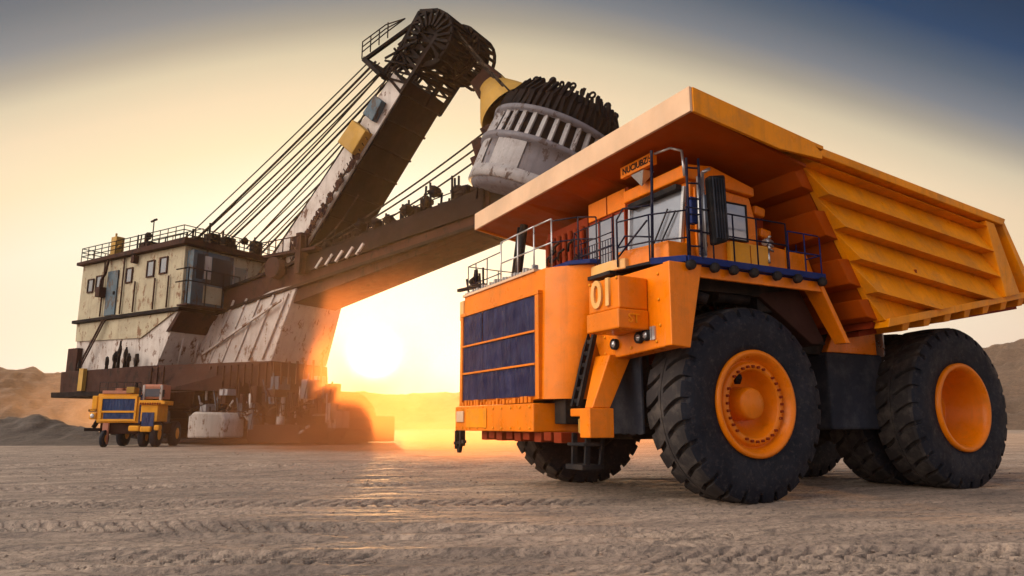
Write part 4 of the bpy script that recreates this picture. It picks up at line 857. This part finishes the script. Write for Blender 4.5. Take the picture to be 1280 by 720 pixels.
# ------------------------------------------------------------------ ground and terrain
rng = np.random.default_rng(5)
def vnoise(x, y, seed):
    xi = np.floor(x).astype(np.int64); yi = np.floor(y).astype(np.int64); fx = x-xi; fy = y-yi
    fx = fx*fx*(3-2*fx); fy = fy*fy*(3-2*fy)
    def h(a, b_):
        n = (a*374761393+b_*668265263+seed*1274126177) & 0x7fffffff
        n = ((n ^ (n >> 13))*1274126177) & 0x7fffffff
        return ((n ^ (n >> 16)) & 0xffff)/65535.0
    return (h(xi, yi)*(1-fx)+h(xi+1, yi)*fx)*(1-fy)+(h(xi, yi+1)*(1-fx)+h(xi+1, yi+1)*fx)*fy
def fbm(x, y, o, seed):
    s = 0; a = .5
    for k in range(o): s = s+a*(vnoise(x, y, seed+k)-.5); x = x*2.03; y = y*2.03; a *= .5
    return s
def band(r, d, c, slope, bend, width, pitch, sl, amp, r0, r1, seed):
    dc = c+slope*r+bend*np.sin(r*.13+seed); u = (d-dc)/width
    inside = 1/(1+np.exp((np.abs(u)-.5)*26)); fade = 1/(1+np.exp(-(r-r0)*1.2))/(1+np.exp((r-r1)*1.2))
    wob = .25*fbm(r*.6, d*.6, 2, seed)
    ph = (r+sl*np.abs(u)*width+wob)/pitch; lug = (np.abs((ph % 1)-.5) < .30).astype(float)
    lug = lug*(np.abs(u) > .07)
    patch = np.clip(vnoise(r*.35+9, d*.9, seed+3)*2.2-.5, 0, 1)
    rut = -.6*amp*inside*fade
    edge = amp*.8*np.exp(-((np.abs(u)-.58)*9)**2)*fade
    return rut+edge+inside*fade*patch*(lug-.4)*amp*1.2
U = np.concatenate([np.linspace(-4, -.95, 60)[:-1], np.linspace(-.95, .95, 1150), np.linspace(.95, 4, 60)[1:]])
D = np.concatenate([np.geomspace(2.2, 6.0, 60)[:-1], np.geomspace(6.0, 60, 760), np.geomspace(60, 3000, 120)[1:]])
uu, dd_ = np.meshgrid(U, D); rr = uu*dd_
fade = np.clip((70-dd_)/40, 0, 1)
zz = .16*fbm(rr*.09, dd_*.16, 4, 1)*np.clip((dd_-13)/20, 0, 1)*fade
zz += .07*fbm(rr*.05+3, dd_*.9, 4, 11)*fade + .075*fbm(rr*.22, dd_*2.2, 4, 12)*fade + .026*fbm(rr*1.2, dd_*4.0, 3, 14)*fade + .018*fbm(rr*7, dd_*7, 3, 13)*fade
zz += -.05*np.clip(.035-np.abs(fbm(rr*.10, dd_*3.4, 3, 55)), 0, 1)/.035*fade-.04*np.clip(.03-np.abs(fbm(rr*.16+4, dd_*7, 3, 57)), 0, 1)/.03*fade
for a in ((10.7, -.05, .25, 1.1, .30, .9, .080, -12, 2, 2), (9.0, .02, .2, .9, .27, -1.0, .080, -5, 9, 5), (8.0, .05, .3, .8, .20, .8, 0.022, -2, 12, 8), (14.5, -.04, .5, 1.0, .30, -.8, 0.043, -14, 4, 13), (7.4, .0, .1, .5, .16, .7, 0.022, -7, 3, 21), (19, .10, .8, 1.3, .4, .8, 0.037, -16, 3, 33), (9.6, .14, .2, 1.0, .26, .8, 0.020, 1, 14, 41), (27, -.05, 1, 1.5, .5, .8, 0.037, -25, 8, 47)):
    zz += band(rr, dd_, *a)
wx = CAM.x+RT.x*rr+FW.x*dd_; wy = CAM.y+RT.y*rr+FW.y*dd_
me = bpy.data.meshes.new('ground'); nr, nc = uu.shape
co = np.stack([wx, wy, zz], -1).reshape(-1, 3).astype(np.float32)
idx = np.arange(nr*nc).reshape(nr, nc); q = np.stack([idx[:-1, :-1], idx[:-1, 1:], idx[1:, 1:], idx[1:, :-1]], -1).reshape(-1, 4)
def numesh(me, co, q, smooth=True):
    me.vertices.add(len(co)); me.vertices.foreach_set('co', co.ravel()); me.loops.add(q.size); me.loops.foreach_set('vertex_index', q.astype(np.int32).ravel())
    me.polygons.add(len(q)); me.polygons.foreach_set('loop_start', np.arange(0, q.size, 4, dtype=np.int32)); me.polygons.foreach_set('loop_total', np.full(len(q), 4, np.int32))
    me.polygons.foreach_set('use_smooth', np.full(len(q), smooth)); me.update(calc_edges=True); me.validate()
numesh(me, co, q)
def dirt(name, a, c, dk, rough=.75, sc=1.):
    m, nt, b = newmat(name)
    tc = node(nt, 'ShaderNodeTexCoord'); mp = node(nt, 'ShaderNodeMapping'); mp.inputs['Rotation'].default_value = (0, 0, -(HEAD-R(90))+R(-4)); mp.inputs['Scale'].default_value = (.13*sc, 1.5*sc, 1)
    nt.links.new(tc.outputs['Object'], mp.inputs[0])
    def nz(scale, det, vec, ro=.65):
        n = node(nt, 'ShaderNodeTexNoise'); n.inputs['Scale'].default_value = scale; n.inputs['Detail'].default_value = det; n.inputs['Roughness'].default_value = ro
        nt.links.new(vec, n.inputs['Vector']); return n.outputs['Fac']
    s1 = nz(1.0, 8, mp.outputs[0]); s2 = nz(.25*sc, 4, tc.outputs['Object']); s3 = nz(11*sc, 8, tc.outputs['Object'], .75); s4 = nz(4.5, 6, mp.outputs[0], .7)
    col = mixc(nt, ramp(nt, s1, [(.38, 0), (.62, 1)]), a, c)
    col = mixc(nt, ramp(nt, s4, [(.50, 0), (.66, .75)]), col, dk)
    col = mixc(nt, ramp(nt, s2, [(.42, 0), (.66, .5)]), col, dk)
    col = mixc(nt, ramp(nt, s3, [(.46, .0), (.64, .85)]), col, tuple(x*.6 for x in dk))
    nt.links.new(col, b.inputs['Base Color']); b.inputs['Specular IOR Level'].default_value = .38; b.inputs['Sheen Weight'].default_value = .18; b.inputs['Sheen Roughness'].default_value = .55; b.inputs['Sheen Tint'].default_value = (1, .78, .6, 1)
    nt.links.new(ramp(nt, s1, [(.35, rough-.16), (.65, rough+.1)]), b.inputs['Roughness'])
    b1 = node(nt, 'ShaderNodeBump'); b1.inputs['Strength'].default_value = .7; b1.inputs['Distance'].default_value = .05/sc; nt.links.new(s3, b1.inputs['Height'])
    b2 = node(nt, 'ShaderNodeBump'); b2.inputs['Strength'].default_value = .6; b2.inputs['Distance'].default_value = .09/sc; nt.links.new(s4, b2.inputs['Height']); nt.links.new(b1.outputs[0], b2.inputs['Normal'])
    nt.links.new(b2.outputs[0], b.inputs['Normal']); return m
M['dirt'] = dirt('packed_dirt', (.46, .34, .265), (.25, .184, .152), (.055, .046, .047), .66)
M['hill'] = dirt('pit_slope', (.15, .09, .06), (.11, .068, .046), (.04, .028, .022), .9, .12)
M['berm'] = dirt('dark_spoil', (.075, .06, .055), (.05, .04, .038), (.03, .025, .025), .9, .5)
me.materials.append(M['dirt']); g = bpy.data.objects.new('ground', me); COL.objects.link(g); g['kind'] = 'structure'
bigm = MB().add([(-3200, -3200, -.12), (3200, -3200, -.12), (3200, 3200, -.12), (-3200, 3200, -.12)], [(0, 1, 2, 3)])
o = bigm.build('ground_beyond', 'dirt'); o['kind'] = 'structure'
# pit slopes round the site
AZ = np.radians(np.linspace(-62, 62, 700)); RD = np.linspace(0, 1, 90)
px = np.degrees(AZ)
topz = np.interp(px, [-62, -35, -28, -14, -8, -3, 4, 20, 32, 35, 45, 62], [27, 22.5, 20.8, 15.5, 14.5, 16.2, 17.5, 20, 29, 32, 35, 34])
az, rd = np.meshgrid(AZ, RD); tz = np.broadcast_to(topz, az.shape)
rad = 230+90*rd+25*fbm(az*12, rd*0+2, 4, 70)*(1)
ter = rd*7; ft = ter-np.floor(ter); stepz = (np.floor(ter)+np.clip(ft*1.9-.5, 0, 1))/7
hz = tz*(.30*rd+.70*stepz)+tz*.20*fbm(az*60, rd*8, 6, 80)*np.clip(rd*5, 0, 1)+1.2*fbm(az*160, rd*14, 4, 90)*np.clip(rd*5, 0, 1)-.3
hx = CAM.x+FW.x*rad*np.cos(az)+RT.x*rad*np.sin(az); hy = CAM.y+FW.y*rad*np.cos(az)+RT.y*rad*np.sin(az)
me = bpy.data.meshes.new('hill'); a_, b_ = az.shape; idx = np.arange(a_*b_).reshape(a_, b_)
numesh(me, np.stack([hx, hy, hz], -1).reshape(-1, 3).astype(np.float32), np.stack([idx[:-1, :-1], idx[:-1, 1:], idx[1:, 1:], idx[1:, :-1]], -1).reshape(-1, 4))
me.materials.append(M['hill']); o = bpy.data.objects.new('hill', me); COL.objects.link(o); o['kind'] = 'structure'
# dark spoil berm at far left
xs = np.linspace(-75, -27, 200); ys = np.linspace(52, 66, 50); X, Y = np.meshgrid(xs, ys)
hgt = np.interp(X, [-75, -52, -38, -34, -31, -27], [2.6, 2.4, 2.0, 1.2, .5, -.1])*np.exp(-((Y-59)/3.3)**2)*(1+.5*fbm(X*.5, Y*.5, 4, 7))+.6*fbm(X*1.5, Y*1.5, 4, 9)*np.exp(-((Y-59)/4)**2)-.12
me = bpy.data.meshes.new('berm'); a_, b_ = X.shape; idx = np.arange(a_*b_).reshape(a_, b_)
numesh(me, np.stack([CAM.x+RT.x*X+FW.x*Y, CAM.y+RT.y*X+FW.y*Y, hgt], -1).reshape(-1, 3).astype(np.float32), np.stack([idx[:-1, :-1], idx[:-1, 1:], idx[1:, 1:], idx[1:, :-1]], -1).reshape(-1, 4))
me.materials.append(M['berm']); o = bpy.data.objects.new('berm', me); COL.objects.link(o); o['kind'] = 'structure'
# loose stones
b = MB(); rnd = random.Random(77)
for k in range(3800):
    d = 6.2*math.exp(rnd.random()**1.1*1.9); r = rnd.uniform(-.8, .8)*d; p = ground_pt(r, d); s_ = .008+.022*rnd.random()**3*(1+d*.03)
    vs = [(p.x+rnd.uniform(.7, 1.2)*s_*a1, p.y+rnd.uniform(.7, 1.2)*s_*a2, .005+s_*.7*a3) for a1, a2, a3 in ((1, 0, 0), (0, 1, 0), (-1, 0, 0), (0, -1, 0), (.1, .1, .8), (0, 0, -.8))]
    b.add(vs, [(0, 1, 4), (1, 2, 4), (2, 3, 4), (3, 0, 4), (1, 0, 5), (2, 1, 5), (3, 2, 5), (0, 3, 5)])
o = b.build('gravel', 'dirt'); o['kind'] = 'stuff'; o['label'] = 'loose gravel scattered over the packed dirt'; o['category'] = 'gravel'

# ------------------------------------------------------------------ air: haze box and drifting dust, some of it added for the sun's glow
c = ground_pt(0, 175)
hb = MB().box((-270, -270, -1.2), (270, 270, 44)).build('haze', air('haze_air', HAZE_D if 'HAZE_D' in globals() else .00028, (1., .80, .60), .80)); hb.location = (c.x, c.y, 0); hb.rotation_euler = (0, 0, HEAD); hb['kind'] = 'stuff'
def dust(r, d, z, sx, sy, sz, dens, col=(.95, .68, .45)):
    o = MB().lathe([(math.sin(math.pi*i/24), -math.cos(math.pi*i/24)) for i in range(25)], axis=2, n=48).build('dust_and_glow_cloud', air('airborne_dust_and_glow', dens, col, .7, True))
    o.location = ground_pt(r, d, z); o.scale = (sx, sy, sz); o.rotation_euler = (0, 0, HEAD-R(90)); o['kind'] = 'stuff'
dust(-70, 130, 1, 34, 28, 13, .014)
dust(-40, 150, 0, 50, 36, 8, .005)
dust(-10.5, 46, 1.5, 14, 8, 12, .13, (1, .42, .17)); dust(0, 62, 0, 30, 26, 7, .022, (1, .60, .32)); dust(-3, 38, 0, 17, 20, 3.2, .030, (1, .56, .28))  # orange-tinted dust added to carry the sun's glow around the shovel base

# ------------------------------------------------------------------ sky and sun
W = bpy.data.worlds.new('World'); SC.world = W; W.use_nodes = True; nt = W.node_tree; nt.nodes.clear()
out = node(nt, 'ShaderNodeOutputWorld'); tc = node(nt, 'ShaderNodeTexCoord')
def mth(op, a, b_=None, clamp=False):
    n = node(nt, 'ShaderNodeMath', operation=op); n.use_clamp = clamp
    for i, v in enumerate((a, b_)):
        if v is None: continue
        if isinstance(v, (int, float)): n.inputs[i].default_value = v
        else: nt.links.new(v, n.inputs[i])
    return n.outputs[0]
def dot(v):
    n = node(nt, 'ShaderNodeVectorMath', operation='DOT_PRODUCT'); nt.links.new(tc.outputs['Generated'], n.inputs[0]); n.inputs[1].default_value = v; return n.outputs['Value']
sep = node(nt, 'ShaderNodeSeparateXYZ'); nt.links.new(tc.outputs['Generated'], sep.inputs[0]); z = mth('MAXIMUM', sep.outputs[2], 0)
hl = mth('SQRT', mth('MAXIMUM', mth('SUBTRACT', 1, mth('MULTIPLY', sep.outputs[2], sep.outputs[2])), 1e-5))
ga = HEAD+R(4); cc = mth('DIVIDE', dot((math.cos(ga), math.sin(ga), 0)), hl)
e = mth('ADD', z, mth('MULTIPLY', mth('SUBTRACT', 1, cc), .9))
def lin(c): return tuple(((v/255+.055)/1.055)**2.4 if v > 10 else v/255/12.92 for v in c)
sky = ramp(nt, e, [(.0, lin((248, 222, 160))), (.2, lin((250, 234, 184))), (.31, lin((250, 240, 200))), (.39, lin((246, 222, 170))), (.445, lin((236, 210, 164))), (.485, lin((212, 194, 154))), (.515, lin((164, 152, 126))), (.545, lin((120, 120, 116))), (.585, lin((80, 88, 92))), (.625, lin((28, 52, 76))), (.67, lin((16, 38, 56))), (1.0, lin((24, 42, 62)))])
warm = mth('MULTIPLY', mth('MULTIPLY', mth('SUBTRACT', 1, cc), 4.5), mth('SUBTRACT', 1, mth('MULTIPLY', z, 3.6), True), True)
sky = mixc(nt, warm, sky, lin((226, 182, 128)))
def glow(v, power, strength, col):
    g_ = mth('MULTIPLY', mth('POWER', mth('MAXIMUM', v, 0), power), strength)
    n = node(nt, 'ShaderNodeVectorMath', operation='SCALE'); n.inputs[0].default_value = col; nt.links.new(g_, n.inputs['Scale']); return n.outputs[0]
def addv(a, b_):
    n = node(nt, 'ShaderNodeVectorMath', operation='ADD'); nt.links.new(a, n.inputs[0]); nt.links.new(b_, n.inputs[1]); return n.outputs[0]
sd = dot(tuple(SUN))
tot = addv(sky, glow(sd, 5000, 16, (1, .88, .62))); tot = addv(tot, glow(sd, 110, .55, (1, .78, .46))); tot = addv(tot, glow(sd, 30, .16, (1, .80, .50)))
# sky lobe added out of view, behind left, to light the truck front
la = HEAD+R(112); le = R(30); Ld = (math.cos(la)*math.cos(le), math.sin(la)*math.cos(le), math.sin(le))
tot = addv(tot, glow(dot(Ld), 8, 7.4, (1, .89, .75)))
la = HEAD+R(34); le = R(30); Ld = (math.cos(la)*math.cos(le), math.sin(la)*math.cos(le), math.sin(le))
tot = addv(tot, glow(dot(Ld), 14, .075, (1, .74, .30)))
la = HEAD-R(150); le = R(30); Ld = (math.cos(la)*math.cos(le), math.sin(la)*math.cos(le), math.sin(le))
tot = addv(tot, glow(dot(Ld), 3.0, .55, (.80, .88, 1)))  # weak cool sky lobe added out of view as fill from the right
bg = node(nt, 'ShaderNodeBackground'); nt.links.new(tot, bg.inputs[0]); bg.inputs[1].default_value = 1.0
ns = node(nt, 'ShaderNodeTexSky', sky_type='NISHITA'); ns.sun_disc = False; ns.sun_elevation = SUN_EL; ns.sun_rotation = R(90)-SUN_AZ; ns.dust_density = 2.5; ns.ozone_density = 1; ns.air_density = .5; ns.altitude = 6000
b2 = node(nt, 'ShaderNodeBackground'); nt.links.new(ns.outputs[0], b2.inputs[0]); b2.inputs[1].default_value = .05
ad = node(nt, 'ShaderNodeAddShader'); nt.links.new(bg.outputs[0], ad.inputs[0]); nt.links.new(b2.outputs[0], ad.inputs[1]); nt.links.new(ad.outputs[0], out.inputs[0])
li = bpy.data.lights.new('sun', 'SUN'); li.energy = 5.0; li.angle = R(1.0); li.color = (1, .50, .18)
so = bpy.data.objects.new('sun', li); COL.objects.link(so); so.location = (0, 0, 60); so.rotation_euler = (-SUN).to_track_quat('-Z', 'Y').to_euler()

# ------------------------------------------------------------------ camera and render settings
cd = bpy.data.cameras.new('camera'); cam = bpy.data.objects.new('camera', cd); COL.objects.link(cam)
cam.location = CAM; d = FW*math.cos(PITCH)+Vector((0, 0, math.sin(PITCH))); cam.rotation_euler = d.to_track_quat('-Z', 'Y').to_euler()
cd.sensor_width = 36; cd.lens = 904/1280*36; cd.clip_end = 6000; SC.camera = cam
vs_ = SC.view_settings; vs_.view_transform = 'Standard'; vs_.look = 'None'; vs_.exposure = 0; vs_.gamma = 1
SC.cycles.use_denoising = True; SC.cycles.max_bounces = 6; SC.cycles.diffuse_bounces = 3; SC.cycles.volume_bounces = 1; SC.cycles.sample_clamp_indirect = 6
